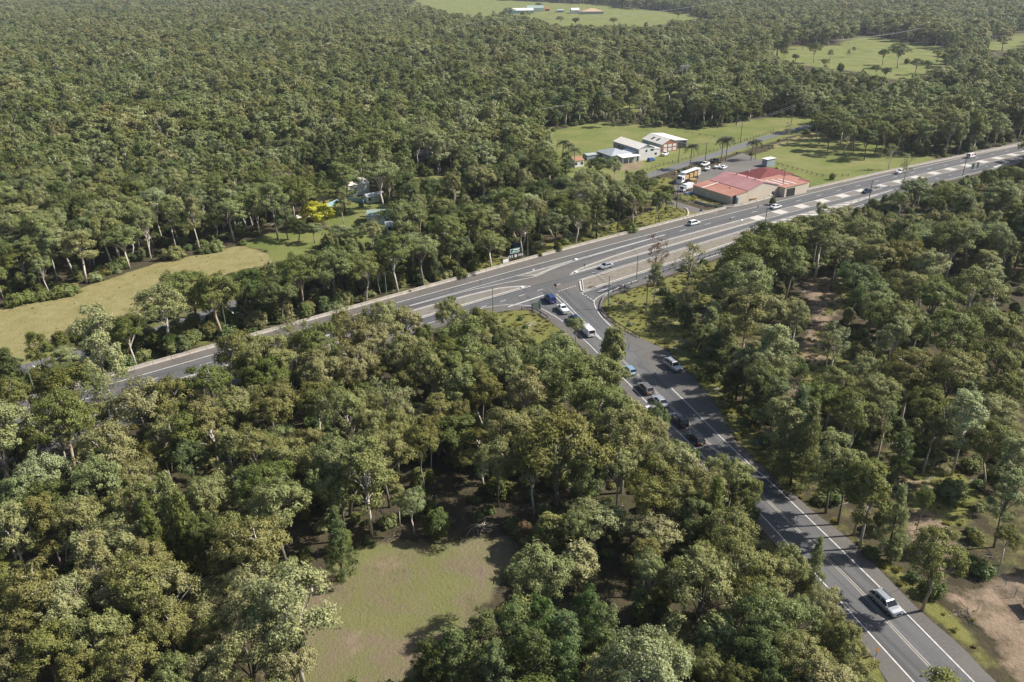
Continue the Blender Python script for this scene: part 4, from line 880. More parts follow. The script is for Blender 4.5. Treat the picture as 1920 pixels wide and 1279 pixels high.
bx = math.atan2(353.1 - 371.3, 57.0 - 47.9); O2 = G(1149.3, 285.8); e2 = np.array([math.cos(bx), math.sin(bx)]); f2 = np.array([-e2[1], e2[0]])
def at2(name, label, cat, x, y): return thing(name, label, cat, (*(O2 + e2 * x + f2 * y), 0), bx)
t = at2('barn', 'tall grey walled barn with a pale gabled roof and white end wall', 'barn', 0, 0)
w, r_ = gable(t, 0, 20.3, 0, 8.6, 5.2, 6.7, M_GW, M_WR)
for x in (4, 7, 10.5, 13.5, 16.5): opening(w, 'window', x, x + 1.4, -.005, 3.2, 4.2, M_WIN)
q = MB(); q.hexa([(20.32, .1, .0), (20.42, .1, .0), (20.42, 8.5, .0), (20.32, 8.5, .0)], [(20.32, .1, 5.1), (20.42, .1, 5.1), (20.42, 8.5, 5.1), (20.32, 8.5, 5.1)]); q.build('end_wall', M_WW, t)
opening(w, 'window', 3.5, 4.5, 20.425, 3.6, 4.5, M_WIN, 'x'); opening(w, 'window', 6.2, 8.0, 20.425, 3.8, 4.6, M_WIN, 'x')
t = at2('annex', 'white skillion annex against the right side of the tall barn', 'annex', 9, 8.9)
skil(t, 0, 7.8, 0, 5.4, 3.9, 3.4, M_WW, M_WR); opening(t, 'window', 2.2, 3.6, 7.805, .8, 1.8, M_WIN, 'x')
t = at2('barn', 'brick gabled barn with a pale roof and two dark skylights', 'barn', -4.3, 19.4)
w, r_ = gable(t, 0, 15.5, 0, 8.8, 3.6, 5.6, M_GW, M_WR)
q = MB(); q.add([(15.52, 0, 0), (15.52, 8.8, 0), (15.52, 8.8, 3.55), (15.52, 4.4, 5.5), (15.52, 0, 3.55)], [(0, 1, 2, 3, 4)]); q.add([(15.60, 0, 0), (15.60, 8.8, 0), (15.60, 8.8, 3.55), (15.60, 4.4, 5.5), (15.60, 0, 3.55)], [(0, 1, 2, 3, 4)]); q.build('brick_end_wall', M_BRK, t)
for y in (.9, 3.5, 6.1): opening(t, 'window', y, y + 1.9, 15.62, 2.2, 3.4, M_WW, 'x'); opening(t, 'panel', y, y + 1.9, 15.62, .4, 1.7, M_WW, 'x')
for x in (5, 9): q = MB(); q.hexa([(x, 1.2, 4.28), (x + 1.2, 1.2, 4.28), (x + 1.2, 3.0, 5.1), (x, 3.0, 5.1)], [(x, 1.2, 4.34), (x + 1.2, 1.2, 4.34), (x + 1.2, 3.0, 5.16), (x, 3.0, 5.16)]); q.build('skylight', M_SH_, r_)
t = at2('shed', 'open fronted shed with a white roof behind the brick gabled barn', 'shed', -10.5, 28.9)
skil(t, 0, 19, 0, 7, 4.2, 3.6, M_GW, M_WW, .4); opening(t, 'bay_shade_panel', .4, 6.6, 19.01, .1, 3.2, M_SH_, 'x')  # bay is a dark sheet on the end wall, standing in for interior shade
t = at2('house', 'low grey blue house with a hipped grey roof in front of the barn', 'house', 5.5, -12.4)
w, r_ = hip(t, 0, 12, 0, 10, 3.0, 4.8, M_GW, M_GR, .5); opening(w, 'window', 2, 4, -.005, 1, 2.2, M_WIN); opening(w, 'door', 6, 7, -.005, .05, 2.1, M_WW); 
t = at2('veranda', 'white roofed veranda on posts joined to the grey blue house', 'veranda', 14.6, -9.6)
q = MB(); q.hexa([(3.2, -.4, 2.75), (8, -.4, 2.75), (8, 9.2, 2.75), (3.2, 9.2, 2.75)], [(3.2, -.4, 3.3), (8, -.4, 2.85), (8, 9.2, 2.85), (3.2, 9.2, 3.3)]); q.build('roof', M_WW, t)
for y in (0, 3, 6, 8.8): q = MB(); q.box(7.6, 7.75, y - .08, y + .08, 0, 2.75); q.build('post', M_WW, t)
q = MB(); q.box(3.3, 5.6, 0, 8.8, 0, 2.72); q.build('wall', M_GW, t)
t = thing('shed', 'white lean-to with a steep grey roof between house and tall barn', 'shed', (*(O2 + e2 * 11.5 + f2 * -3.2), 0), bx); skil(t, 0, 7, 0, 3.0, 3.1, 3.9, M_WW, M_WW)

def house_at(u, v, az, w, d, eave, ridge, wall, roof, label, kind='gable', name='house', cat='house', wins=True):
    t = thing(name, label, cat, (*G(u, v), 0), az)
    fn = gable if kind == 'gable' else hip
    wl, rf = fn(t, -w / 2, w / 2, 0, d, eave, ridge, wall, roof)
    if wins:
        for x in np.linspace(-w * .36, w * .3, max(2, int(w / 3.5))): opening(wl, 'window', x - .6, x + .6, -.005, .9, min(2.0, eave - .5), M_WIN)
    return t
house_at(674, 366, .55, 8.5, 9, 4.2, 5.6, M_MINT, M_WR, 'white shed with pale green wall and leaf covered roof among the trees', name='shed', cat='shed', wins=False)
house_at(706, 379, .55, 7, 4, 2.4, 3.1, M_WW, M_GR, 'small grey lattice walled shed below the pale green shed', name='shed', cat='shed')
t = house_at(713, 421, .12, 8.5, 8, 3.0, 3.9, M_MINT, M_GNR, 'small house with grey green metal roof half covered by gums'); 
house_at(745, 436, .2, 6.5, 5, 2.5, 3.2, M_WW, M_GR, 'pinkish brick house almost hidden under the spreading gum', 'hip')
house_at(1086, 313, .45, 4.4, 6, 2.8, 3.9, M_WW, M_TER, 'little white house with orange tiled roof beside palms')
house_at(800, 300, .3, 8, 8, 2.8, 3.8, M_WW, M_GR, 'pale hut glimpsed through tall gums above the green roofed house', name='hut', cat='hut')
house_at(575, 421, .2, 6, 4, 2.3, 2.6, M_BRN, M_WR, 'low pergola with a torn pale roof beside the yellow tree', name='pergola', cat='pergola', wins=False)
house_at(1110, 300, .45, 5, 4, 2.2, 2.6, M_GW, M_GR, 'low grey carport beside the orange roofed house', name='carport', cat='carport', wins=False)
# pool fence
t = thing('pool_fence', 'light blue panel fence round a sandy patch near the yellow tree', 'fence', (*G(646, 388), 0), .1); M_BF = mat('light_blue_panels', (.26, .40, .45), .6)
for x0, y0, x1, y1 in ((-7, -2, -1.5, 9), (-1.5, 9, 6.5, 5), (6.5, 5, 7.2, -3)):
    q = MB(); q.profile(np.array([[x0, y0], [x1, y1]]), [(-.06, 0), (.06, 0), (.06, 1.5), (-.06, 1.5)]); q.build('panel', M_BF, t)
# far farm
F_ = (M_WW, corr('blue_grey_metal', (.28, .42, .46), (.34, .46, .50)))
house_at(976, 25.5, .05, 46, 34, 5, 8, F_[1], M_WW, 'long white roofed farm shed with blue grey walls in the far paddock', name='farm_shed', cat='farm shed', wins=False)
house_at(1004, 22, .05, 30, 30, 6, 10, M_MINT, M_GNR, 'pale green farm shed beside the long far shed', name='farm_shed', cat='farm shed', wins=False)
house_at(1079, 25.5, .05, 14, 20, 5.5, 8.5, M_WW, M_WW, 'small bright white farmhouse in the far paddock', wins=False)
house_at(1112, 26.5, .05, 36, 30, 4, 8.5, M_GW, mat('tan_tile_roof', (.46, .32, .20), .8), 'wide orange roofed farmhouse in the far paddock', 'hip', wins=False)
house_at(1051, 23.5, .05, 12, 12, 3.5, 5, M_GW, M_GR, 'little dark machinery shed between the far farm buildings', name='farm_shed', cat='farm shed', wins=False)
house_at(1026, 21, .05, 8, 8, 4, 6, M_BRN, mat('orange_red_tarp', (.38, .14, .08), .7), 'small orange red hut between the far farm buildings', name='hut', cat='hut', wins=False)
# paddock fences and the wire mesh panel by the sandy verge
M_FP = mat('fence_timber', (.16, .13, .10), .9)
def paddock_fence(pix, label, step=3.2, h=1.15):
    P_, q = resample(smooth(gl(pix), 4), step); root = thing('paddock_fence', label, 'fence', (*P_[0], 0)); o = P_[0]
    for p in P_[:95]:
        p = p - o; q = MB(); q.box(p[0] - .08, p[0] + .08, p[1] - .08, p[1] + .08, 0, h + .1); q.build('post', M_FP, root)
    q = MB()
    for z in (.45, .8, 1.1): q.tube([(p[0] - o[0], p[1] - o[1], z) for p in P_], .03, 4)
    q.build('rail', M_FP, root)
paddock_fence([(1190,328),(1240,311),(1285,299),(1340,283),(1400,264),(1450,247)], 'post and wire fence along the far side of the local road')
paddock_fence([(1285,250),(1350,259),(1400,264)], 'dark fence line across the pasture behind the palms', 4)
paddock_fence([(1450,308),(1500,321),(1545,332),(1590,331)], 'dark post fence crossing the grass right of the sheds', 2.5)
t = thing('wire_fence', 'leaning grey wire mesh fence panel by the sandy verge', 'fence', (*G(1868, 1078), 0), head(1868, 1070, 1912, 1125))
for x in np.arange(0, 9.1, 2.25):
    q = MB(); q.tube([(x, 0, 0), (x, 0, 1.8)], .04, 6); q.build('post', M_GALV, t)
q = MB()
for z in np.arange(.1, 1.8, .2): q.tube([(0, 0, z), (9, 0, z)], .014, 3)
for x in np.arange(.2, 9, .25): q.tube([(x, 0, .1), (x, 0, 1.75)], .012, 3)
q.build('mesh_infill', M_GALV, t)
t = thing('banner', 'white sheet banner at the right photo edge beside the mesh fence', 'banner', (*G(1919, 1134), 0), head(1868, 1070, 1912, 1125))
q = MB(); q.hexa([(-.2, -.04, .3), (2.6, -.04, .3), (2.6, .02, .3), (-.2, .02, .3)], [(-.2, -.2, 1.7), (2.6, -.1, 1.7), (2.6, -.04, 1.7), (-.2, -.14, 1.7)]); q.build('sheet', M_SW, t)
for x in (-.2, 2.6): q = MB(); q.tube([(x, .1, 0), (x, -.05, 1.8)], .04, 6); q.build('post', M_GALV, t)

# ------------------------------------------------------------------ vegetation models
def unit(v): return v / (np.linalg.norm(v, axis=-1, keepdims=True) + 1e-9)
def leaves_mesh(name, pos, nor, ln, wd, tone, droop=0.0, rs=None):
    """one four-sided leaf spray per position"""
    n = len(pos); r = rs.normal(size=(n, 3)); t = unit(np.cross(nor, r))
    if droop: t = unit(t + np.array([0, 0, -droop])); nor = unit(np.cross(t, np.cross(nor, t)))
    b = np.cross(nor, t); ln = np.asarray(ln).reshape(-1, 1) * np.ones((n, 1)); wd = np.asarray(wd).reshape(-1, 1) * np.ones((n, 1))
    V = np.stack([pos - t * ln / 2, pos + b * wd / 2 - t * ln * .05, pos + t * ln / 2, pos - b * wd / 2 - t * ln * .05], 1).reshape(-1, 3)
    me = bpy.data.meshes.new(name)
    me.vertices.add(len(V)); me.vertices.foreach_set('co', V.ravel().astype(np.float32))
    me.loops.add(4 * n); me.loops.foreach_set('vertex_index', np.arange(4 * n, dtype=np.int32))
    me.polygons.add(n); me.polygons.foreach_set('loop_start', np.arange(0, 4 * n, 4, dtype=np.int32)); me.update()
    a = me.attributes.new('tone', 'FLOAT', 'POINT'); a.data.foreach_set('value', np.repeat(np.clip(tone, 0, 1), 4).astype(np.float32))
    return me
def tuft_leaves(rs, cen, rad, n, up=.35, squash=.8, ctr=None):
    """leaf positions and normals for tufts with centres cen and radii rad"""
    k = len(cen); d = rs.normal(size=(k, n, 3)); d[..., 2] += up; d = unit(d); q = rs.random((k, n, 1)) ** .45
    pos = cen[:, None] + d * q * rad[:, None, None] * np.array([1, 1, squash])
    if ctr is None: ctr = np.array([0, 0, cen[:, 2].mean() - .12 * np.ptp(cen[:, 2])])
    nor = unit(d * .55 + unit(pos - ctr) * .6 + np.array([0, 0, .3]) + rs.normal(size=d.shape) * .38)
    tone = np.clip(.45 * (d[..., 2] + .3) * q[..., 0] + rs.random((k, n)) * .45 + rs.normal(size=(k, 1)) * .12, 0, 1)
    return pos.reshape(-1, 3), nor.reshape(-1, 3), tone.ravel()
def bow(a, b, lift, n=4):
    a, b = np.array(a, float), np.array(b, float)
    return [a + (b - a) * t + np.array([0, 0, lift * math.sin(PI * t) * .5]) for t in np.linspace(0, 1, n + 1)]
def gum(seed, H=15.0, R=4.8, fork=.36, lobes=11, tufts=12, nl=62, leaf=(.36, .17), lr=.44, rz=.27, low=-.5, tr=.165, tr_r=.30, tiers=None):
    rs = np.random.default_rng(seed); mb = MB(); Rz = rz * H; zc = H - Rz - .02 * H
    lean = rs.normal(size=2) * .5; f = np.array([lean[0], lean[1], fork * H])
    mb.tube([(0, 0, -.2), (f[0] * .35, f[1] * .35, fork * H * .5), f], [tr_r, tr_r * .8, tr_r * .7], 7)
    mb.tube([f, (f[0] * .6, f[1] * .6, (f[2] + zc) / 2), (0, 0, zc)], [tr_r * .7, tr_r * .5, tr_r * .22], 6, cap=False)
    L_ = []
    for i in range(lobes):
        if tiers:
            z = tiers[0] + (tiers[1] - tiers[0]) * (i + .5) / lobes; rr = R * (.35 + .4 * rs.random()) * (1 - .55 * (i / lobes)); a = 2.4 * i + rs.normal() * .4
            L_.append(np.array([rr * math.cos(a), rr * math.sin(a), z * H]))
        else:
            sz = low + (1 - low) * ((i + .5) / lobes); a = 2.4 * i + rs.normal() * .35; cz = math.sqrt(max(0, 1 - max(sz, 0) ** 2)) if sz > 0 else 1
            k = .62 + rs.normal() * .09
            L_.append(np.array([R * k * cz * math.cos(a), R * k * cz * math.sin(a), zc + Rz * .66 * sz + rs.normal() * .25]))
    L_ = np.array(L_); lrad = R * lr * (.8 + .4 * rs.random(lobes)); cen = []; rad = []
    for c, q in zip(L_, lrad):
        k_ = rs.random() ** 1.5 * .75; f0 = f + (np.array([0, 0, zc]) - f) * k_; p = bow(f0, c + np.array([0, 0, -.3 * q]), .9, 4); mb.tube(p, list(np.linspace(tr_r * .36, .05, 5)), 5, cap=False)
        d = rs.normal(size=(tufts, 3)); out = unit(c - np.array([0, 0, zc - Rz * .3])); d = unit(d + out * .75 + np.array([0, 0, .35]))
        tc = c + d * q * (.55 + .45 * rs.random((tufts, 1))) * np.array([1, 1, .72]); cen.append(tc); rad.append(R * tr * (.75 + .5 * rs.random(tufts)))
        for j in range(0, tufts, 3): mb.tube(bow(c + np.array([0, 0, -.3 * q]), tc[j], .2, 2), [.085, .06, .03], 4, cap=False)
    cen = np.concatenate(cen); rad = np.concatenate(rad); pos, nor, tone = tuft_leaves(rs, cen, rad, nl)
    s = .75 + .5 * rs.random(len(pos)); return mb, (pos, nor, leaf[0] * s, leaf[1] * s, tone, .25, rs), H, R
def sheoak(seed, H=12.0, R=2.6, n=150, nl=40, leaf=(.55, .09), power=.8, base=.12):
    rs = np.random.default_rng(seed); mb = MB(); mb.tube([(0, 0, -.2), (rs.normal() * .1, rs.normal() * .1, H * .5), (0, 0, H * .96)], [.2, .12, .03], 6)
    t = rs.random(n) ** .85; z = H * (base + (1 - base) * t); rr = R * np.clip((1 - t), .04, 1) ** power * (.35 + .65 * rs.random(n) ** .6); a = rs.random(n) * 2 * PI
    lob = 1 + .25 * np.sin(a * 3 + z * 1.3 + seed); rr *= lob; cen = np.c_[rr * np.cos(a), rr * np.sin(a), z]
    for i in range(0, n, 6): mb.tube(bow((0, 0, z[i] - rr[i] * .5), cen[i], .2, 2), [.05, .035, .02], 4, cap=False)
    rad = .42 + .3 * rs.random(n); pos, nor, tone = tuft_leaves(rs, cen, rad, nl, .2, 1.0); s = .8 + .5 * rs.random(len(pos))
    return mb, (pos, nor, leaf[0] * s, leaf[1] * s, tone, .8, rs), H, R
def pine(seed, H=14.0, R=4.0, n=130, nl=44, leaf=(.42, .13)):
    rs = np.random.default_rng(seed); mb = MB(); mb.tube([(0, 0, -.2), (0, 0, H * .5), (rs.normal() * .3, rs.normal() * .3, H * .95)], [.28, .2, .05], 7); cen = []
    nb = 26
    for i in range(nb):
        t = .3 + .68 * i / nb; a = 2.4 * i + rs.normal() * .3; rr = R * (1.08 - t) ** .62 * (.75 + .5 * rs.random()); c = np.array([rr * math.cos(a), rr * math.sin(a), H * t + rr * .18])
        mb.tube(bow((0, 0, H * t - .2), c, .3, 3), [.09, .07, .05, .02], 5, cap=False); k = n // nb
        for q in np.linspace(.45, 1.0, k): cen.append(c * np.array([q, q, 1]) + np.array([0, 0, -rr * .18 * (1 - q)]) + rs.normal(size=3) * .35)
    cen = np.array(cen); rad = .6 + .35 * rs.random(len(cen)); pos, nor, tone = tuft_leaves(rs, cen, rad, nl, .5, .6); s = .8 + .5 * rs.random(len(pos))
    return mb, (pos, nor, leaf[0] * s, leaf[1] * s, tone, 0, rs), H, R
def bush(seed, H=2.2, R=1.8, n=60, nl=34, leaf=(.30, .16), col=False):
    rs = np.random.default_rng(seed); mb = MB()
    for i in range(4): a = i * 1.6; mb.tube([(0, 0, -.1), (R * .3 * math.cos(a), R * .3 * math.sin(a), H * .5)], [.07, .03], 4)
    d = unit(rs.normal(size=(n, 3)) + np.array([0, 0, .3])); d[:, 2] = np.abs(d[:, 2]) if not col else d[:, 2]; q = .6 + .4 * rs.random((n, 1))
    cen = d * q * np.array([R * .85, R * .85, H * (.46 if col else .8)]) + np.array([0, 0, H * (.5 if col else .12)]); rad = (.2 * R + .1) * (.8 + .5 * rs.random(n))
    pos, nor, tone = tuft_leaves(rs, cen, rad, nl, .4, .9); pos[:, 2] = np.maximum(pos[:, 2], .04); s = .8 + .5 * rs.random(len(pos))
    return mb, (pos, nor, leaf[0] * s, leaf[1] * s, tone, .2, rs), H, R
MODELS = {}
def model(key, made):
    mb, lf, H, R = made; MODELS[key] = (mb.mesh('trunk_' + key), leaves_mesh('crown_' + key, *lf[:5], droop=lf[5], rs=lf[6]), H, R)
    for me in MODELS[key][0:1]:
        me.polygons.foreach_set('use_smooth', [True] * len(me.polygons))
for i in range(4): model('R%d' % i, gum(11 + i, lobes=11 + i, rz=.25 + .02 * i))
for i in range(3): model('T%d' % i, gum(31 + i, H=17, R=3.7, fork=.42, lobes=11, tufts=11, tiers=(.46, .93), tr_r=.24, lr=.46, tr=.2))
for i in range(2): model('S%d' % i, gum(41 + i, H=16, R=4.2, fork=.40, lobes=9, tufts=9, nl=22, tiers=(.45, .93), lr=.42, tr=.18))
for i in range(2): model('C%d' % i, sheoak(51 + i))
for i in range(2): model('K%d' % i, pine(61 + i))
for i in range(2): model('W%d' % i, bush(71 + i, H=6.5, R=1.9, n=110, nl=46, leaf=(.34, .13), col=True))
for i in range(2): model('U%d' % i, bush(81 + i))
model('Y0', gum(91, H=9, R=4.2, fork=.15, lobes=15, tufts=12, nl=46, rz=.40, low=-.7, leaf=(.4, .26)))
# coarser crowns for the far forest: same build, fewer and larger sprays
for i in range(3): model('FR%d' % i, gum(111 + i, lobes=12 + i, tufts=8, nl=26, leaf=(.66, .36), tr=.2, fork=.24, low=-.9, rz=.33))
for i in range(2): model('FT%d' % i, gum(121 + i, H=17, R=3.7, fork=.42, lobes=11, tufts=8, nl=24, leaf=(.64, .34), tiers=(.34, .93), lr=.46, tr=.23))
model('FC0', sheoak(131, n=70, nl=20, leaf=(.8, .22)))

def place(key, pal, bark, x, y, H, R, rz, name='gum_tree', label=None, cat='gum tree', group=None):
    tm, cm, H0, R0_ = MODELS[key]; sc = (R / R0_, R / R0_, H / H0)
    root = thing(name, label, cat, (x, y, 0), rz, group, sc)
    for nm, me, mm in (('trunk', tm, BARK[bark]), ('crown', cm, LEAF[pal])):
        o = link(nm, me, root)
        if not me.materials: me.materials.append(mm)
        o.material_slots[0].link = 'OBJECT'; o.material_slots[0].material = mm
    return root

# ------------------------------------------------------------------ where the trees stand
# crowns traced from the photograph: (u, v, half width in px, model letter, palette)
TR = """30 755 34 R O;130 735 58 R G;205 742 45 S P;275 755 55 R O;110 805 45 R O;200 845 58 R O;160 790 40 R O;60 832 32 R O;350 812 42 T G;300 818 30 T P;390 792 46 T O;440 765 45 R O;78 895 48 R P;182 905 52 R P;250 900 40 R O;38 925 42 R G;150 975 48 R O;232 960 40 R O;85 970 40 T O;20 990 44 T O;282 945 38 T G;352 862 36 R D;392 930 44 R P;330 990 44 C G;275 1002 30 C P;430 842 34 T G;465 915 40 R G;440 1003 48 R O;372 1003 34 R D;282 862 32 R O;
480 668 44 R O;500 705 46 R G;545 618 26 S O;540 690 38 R O;600 692 46 R O;572 652 38 R O;640 604 34 S P;718 604 42 R O;762 604 32 R O;668 682 42 R O;700 642 38 R O;762 664 42 R O;802 684 44 R O;860 692 40 R G;842 594 36 R O;876 634 46 T G;904 606 32 R O;520 757 48 R O;460 764 40 R O;590 752 40 R O;642 764 52 R O;725 748 42 S P;757 764 36 S P;860 722 34 T G;905 734 34 R O;740 802 40 R O;790 834 40 R O;700 806 38 R O;642 862 58 R G;530 862 48 R O;472 842 44 R O;722 854 50 R O;580 832 30 R O;615 905 44 R G;
58 1120 66 R O;112 1135 55 R O;24 1172 48 R O;90 1222 58 R O;265 1102 66 R O;312 1112 56 R O;180 1202 58 R G;312 1172 48 R O;240 1242 58 R O;455 1032 56 R O;168 1045 46 T O;292 1032 38 C G;352 1012 38 C G;150 1272 48 R O;402 1255 46 R O;332 1268 42 R G;395 1190 34 R O;30 1262 40 R O;
502 905 48 R G;520 952 62 R P;480 1032 70 R O;545 1142 92 R O;480 1212 66 R O;540 1235 54 R O;470 1095 46 R O;636 1030 32 C D;684 878 56 T O;632 884 38 T G;820 982 25 W B;776 955 18 W B;450 1150 40 R O;
850 1232 52 K D;902 1202 52 K D;962 1182 52 K D;802 1242 42 K D;1012 1170 48 K B;1062 1192 44 K B;1010 1075 58 R P;1032 1000 34 W O;1086 1062 40 W O;985 1002 20 W R;966 982 24 U D;1100 1150 42 K B;1132 1182 46 K B;1002 1232 52 K D;925 1255 46 K D;1222 1255 78 R P;1266 1192 36 W P;1350 1212 54 W G;1322 1102 64 R O;1390 1064 54 R O;1372 995 46 R O;1402 1130 48 R O;1282 1094 44 R O;1336 978 34 C G;1060 1245 44 K B;1330 1260 36 R O;
1050 838 84 R O;952 805 44 R O;932 864 40 R O;1002 878 44 R O;1170 815 60 R O;1256 868 50 R O;1232 888 46 R O;1212 935 48 R O;1268 935 44 R O;1130 764 48 R G;1080 724 54 R G;985 734 42 T O;902 714 30 T O;1112 704 54 R G;1150 776 32 R P;1372 898 42 R G;1326 922 42 R O;1400 926 30 R G;1052 665 44 R G;1010 690 40 R G;945 690 44 R G;960 640 30 R O;1300 965 40 R D;1160 880 44 R O;1100 900 40 R D;
1440 1088 46 R O;1481 1060 38 R O;1440 1165 62 R G;1500 1165 40 R P;1541 1135 36 R O;1575 1200 40 R O;1500 1240 56 R O;1430 1240 52 R D;1600 1248 34 R O;1529 1062 20 C P;1457 1012 14 U B;
1490 824 42 C D;1488 872 44 C P;1590 888 40 T G;1636 915 44 T G;1676 985 30 C P;1690 842 32 K B;1757 1042 54 R G;1733 935 16 R G;1785 915 34 U B;1905 855 34 T P;1895 925 36 T P;
1476 788 42 T P;1530 752 42 R G;1562 724 38 R O;1602 772 44 R G;1646 735 40 R P;1660 788 36 S P;1682 602 42 R O;1678 632 32 T P;1710 698 50 R O;1792 702 56 R O;1778 624 52 R G;1868 678 46 R O;1862 775 42 R O;1815 778 44 T P;1890 742 44 R O;1872 832 42 R O;1740 760 38 R G;1567 640 28 S P;1620 700 34 R G;1845 610 44 R G;1900 640 36 R O;1750 560 44 R G;1830 540 46 R O;1700 540 40 R O;1640 560 40 R G;
1230 472 26 S R;1297 490 38 S O;1229 514 17 T G;1258 570 14 W D;1285 592 16 W D;1412 478 62 R G;1455 448 46 R G;1402 522 54 R G;1542 438 42 T G;1482 494 38 R G;1402 592 46 T O;1442 582 36 R O;1332 622 32 C G;1362 642 28 C G;1342 672 36 C D;1452 645 42 T P;1402 684 36 R D;1492 592 28 R O;1602 522 38 R D;1642 488 40 R O;1652 602 36 R G;1555 642 26 S P;1442 694 28 R O;1500 694 18 R B;1570 470 36 R O;1610 440 36 R G;1690 480 40 R O;1740 500 38 R O;1310 715 24 U D;1384 716 26 C D;1420 760 34 C D;1450 720 30 R G;
1234 782 24 R D;1252 772 12 U B;
180 642 46 T P;300 572 54 R G;342 542 46 R G;402 548 46 R G;70 648 24 T G;240 620 34 R G;205 690 34 R D;340 640 26 R G;460 535 36 R D;520 545 40 R D;560 510 40 R G;620 500 40 R G;680 500 36 R G;740 470 40 R G;790 470 38 R G;500 580 26 U G;640 490 34 R D;20 700 34 C D;100 700 30 R D;
755 410 42 R P;840 430 36 R G;880 410 34 R G;715 330 40 R G;760 350 30 T D;640 330 34 T G;640 372 18 T G;560 360 40 R G;510 370 30 T G;920 455 34 R G;860 465 30 R D;980 420 30 R G;1040 420 30 R D;1080 400 28 R G;1120 395 28 K D;1160 370 28 R G;1190 375 24 R G;1240 375 20 R G;1010 360 28 R D;960 380 32 R G;700 265 44 R G;800 260 40 R G"""
TR = [q.split() for q in TR.replace('\n', '').split(';') if q.strip()]
# stretches of the photograph where ground, road, field or building shows between the crowns
VIS = [px((1285,795),(1330,800),(1350,850),(1310,850)), px((1140,552),(1192,536),(1240,560),(1240,640),(1200,640),(1150,600)), px((562,372),(630,366),(634,440),(565,440)), px((190,716),(260,698),(340,672),(338,706),(262,722),(200,738)), px((420,642),(480,625),(560,600),(700,562),(850,520),(1000,478),(1290,404),(1400,378),(1600,330),(1920,262),(1920,302),(1840,316),(1780,330),(1700,338),(1640,362),(1570,378),(1480,404),(1450,426),(1385,446),(1370,468),(1335,478),(1322,468),(1262,455),(1215,478),(1192,530),(1150,548),(1150,600),(1200,630),(1262,662),(1312,716),(1352,772),(1404,846),(1505,940),(1602,1018),(1664,1084),(1742,1150),(1872,1279),(1700,1279),(1610,1180),(1550,1100),(1450,985),(1425,905),(1350,852),(1300,806),(1262,800),(1210,762),(1170,716),(1120,668),(1080,645),(1020,600),(990,605),(930,596),(880,590),(780,590),(690,578),(600,605),(520,628)),
       px((0,580),(60,562),(150,545),(300,492),(450,462),(470,440),(560,432),(640,438),(585,478),(520,492),(440,510),(330,545),(250,580),(130,606),(60,655),(0,662)),
       px((608,384),(690,374),(740,396),(735,436),(690,452),(630,442)), px((655,336),(705,334),(712,376),(660,372)), px((530,405),(600,410),(600,430),(530,428)),
       px((1040,262),(1050,246),(1120,232),(1290,243),(1400,244),(1475,222),(1520,226),(1518,240),(1420,285),(1500,300),(1522,352),(1400,388),(1290,402),(1290,375),(1258,345),(1228,335),(1205,330),(1150,308),(1128,300),(1050,300)),
       px((1440,290),(1500,278),(1560,300),(1640,318),(1690,300),(1700,318),(1560,352),(1525,350)), px((1545,290),(1750,282),(1750,300),(1640,318),(1560,310)), px((1060,296),(1100,292),(1100,316),(1066,318)),
       px((600,1092),(640,1042),(690,1022),(800,1014),(850,1000),(800,900),(850,880),(930,900),(950,990),(990,1020),(955,1080),(905,1135),(880,1180),(800,1205),(760,1279),(640,1279),(690,1180),(640,1120)), px((1100,1090),(1150,1070),(1180,1110),(1190,1160),(1150,1130)), px((640,975),(700,960),(770,990),(770,1010),(690,1010)),
       px((1505,525),(1585,515),(1590,560),(1580,620),(1550,680),(1500,690),(1500,640),(1520,590)), px((1800,1120),(1920,1070),(1920,1279),(1870,1279)), px((1690,900),(1780,950),(1830,960),(1820,1040),(1760,1000),(1690,950)), px((1190,590),(1240,560),(1240,630),(1200,625)), px((1310,520),(1345,510),(1340,570),(1310,560)), px((960,590),(1010,590),(1050,630),(1040,640),(960,600)),
       px((745,-3),(870,-1),(963,7),(945,20),(900,31),(850,25),(790,7)), px((955,11),(1130,12),(1130,29),(955,29)), px((1010,26),(1100,22),(1153,22),(1260,27),(1344,34),(1244,42),(1190,49),(1080,45),(1010,41)), px((1446,92),(1500,89),(1570,87),(1616,69),(1661,72),(1689,78),(1750,88),(1780,103),(1740,136),(1690,146),(1600,129),(1490,116),(1454,104)), px((1832,86),(1935,57),(1935,80),(1868,100)), px((1140,206),(1280,172),(1300,178),(1150,222)),
       px((905,470),(1000,440),(1000,478),(915,505)), px((1195,400),(1240,395),(1290,405),(1240,425),(1190,435))]
OKP = [px((1200,455),(1330,450),(1330,560),(1200,560))]
srL = [np.array(p) for p in smooth(gl(LE), 3)]
def left_of_side(x, y):
    ys = [p[1] for p in srL][::-1]; xs = [p[0] for p in srL][::-1]; return x < np.interp(y, ys, xs)
rs = np.random.default_rng(21)
TREES = []    # (x, y, H, R, model letter, palette, traced)
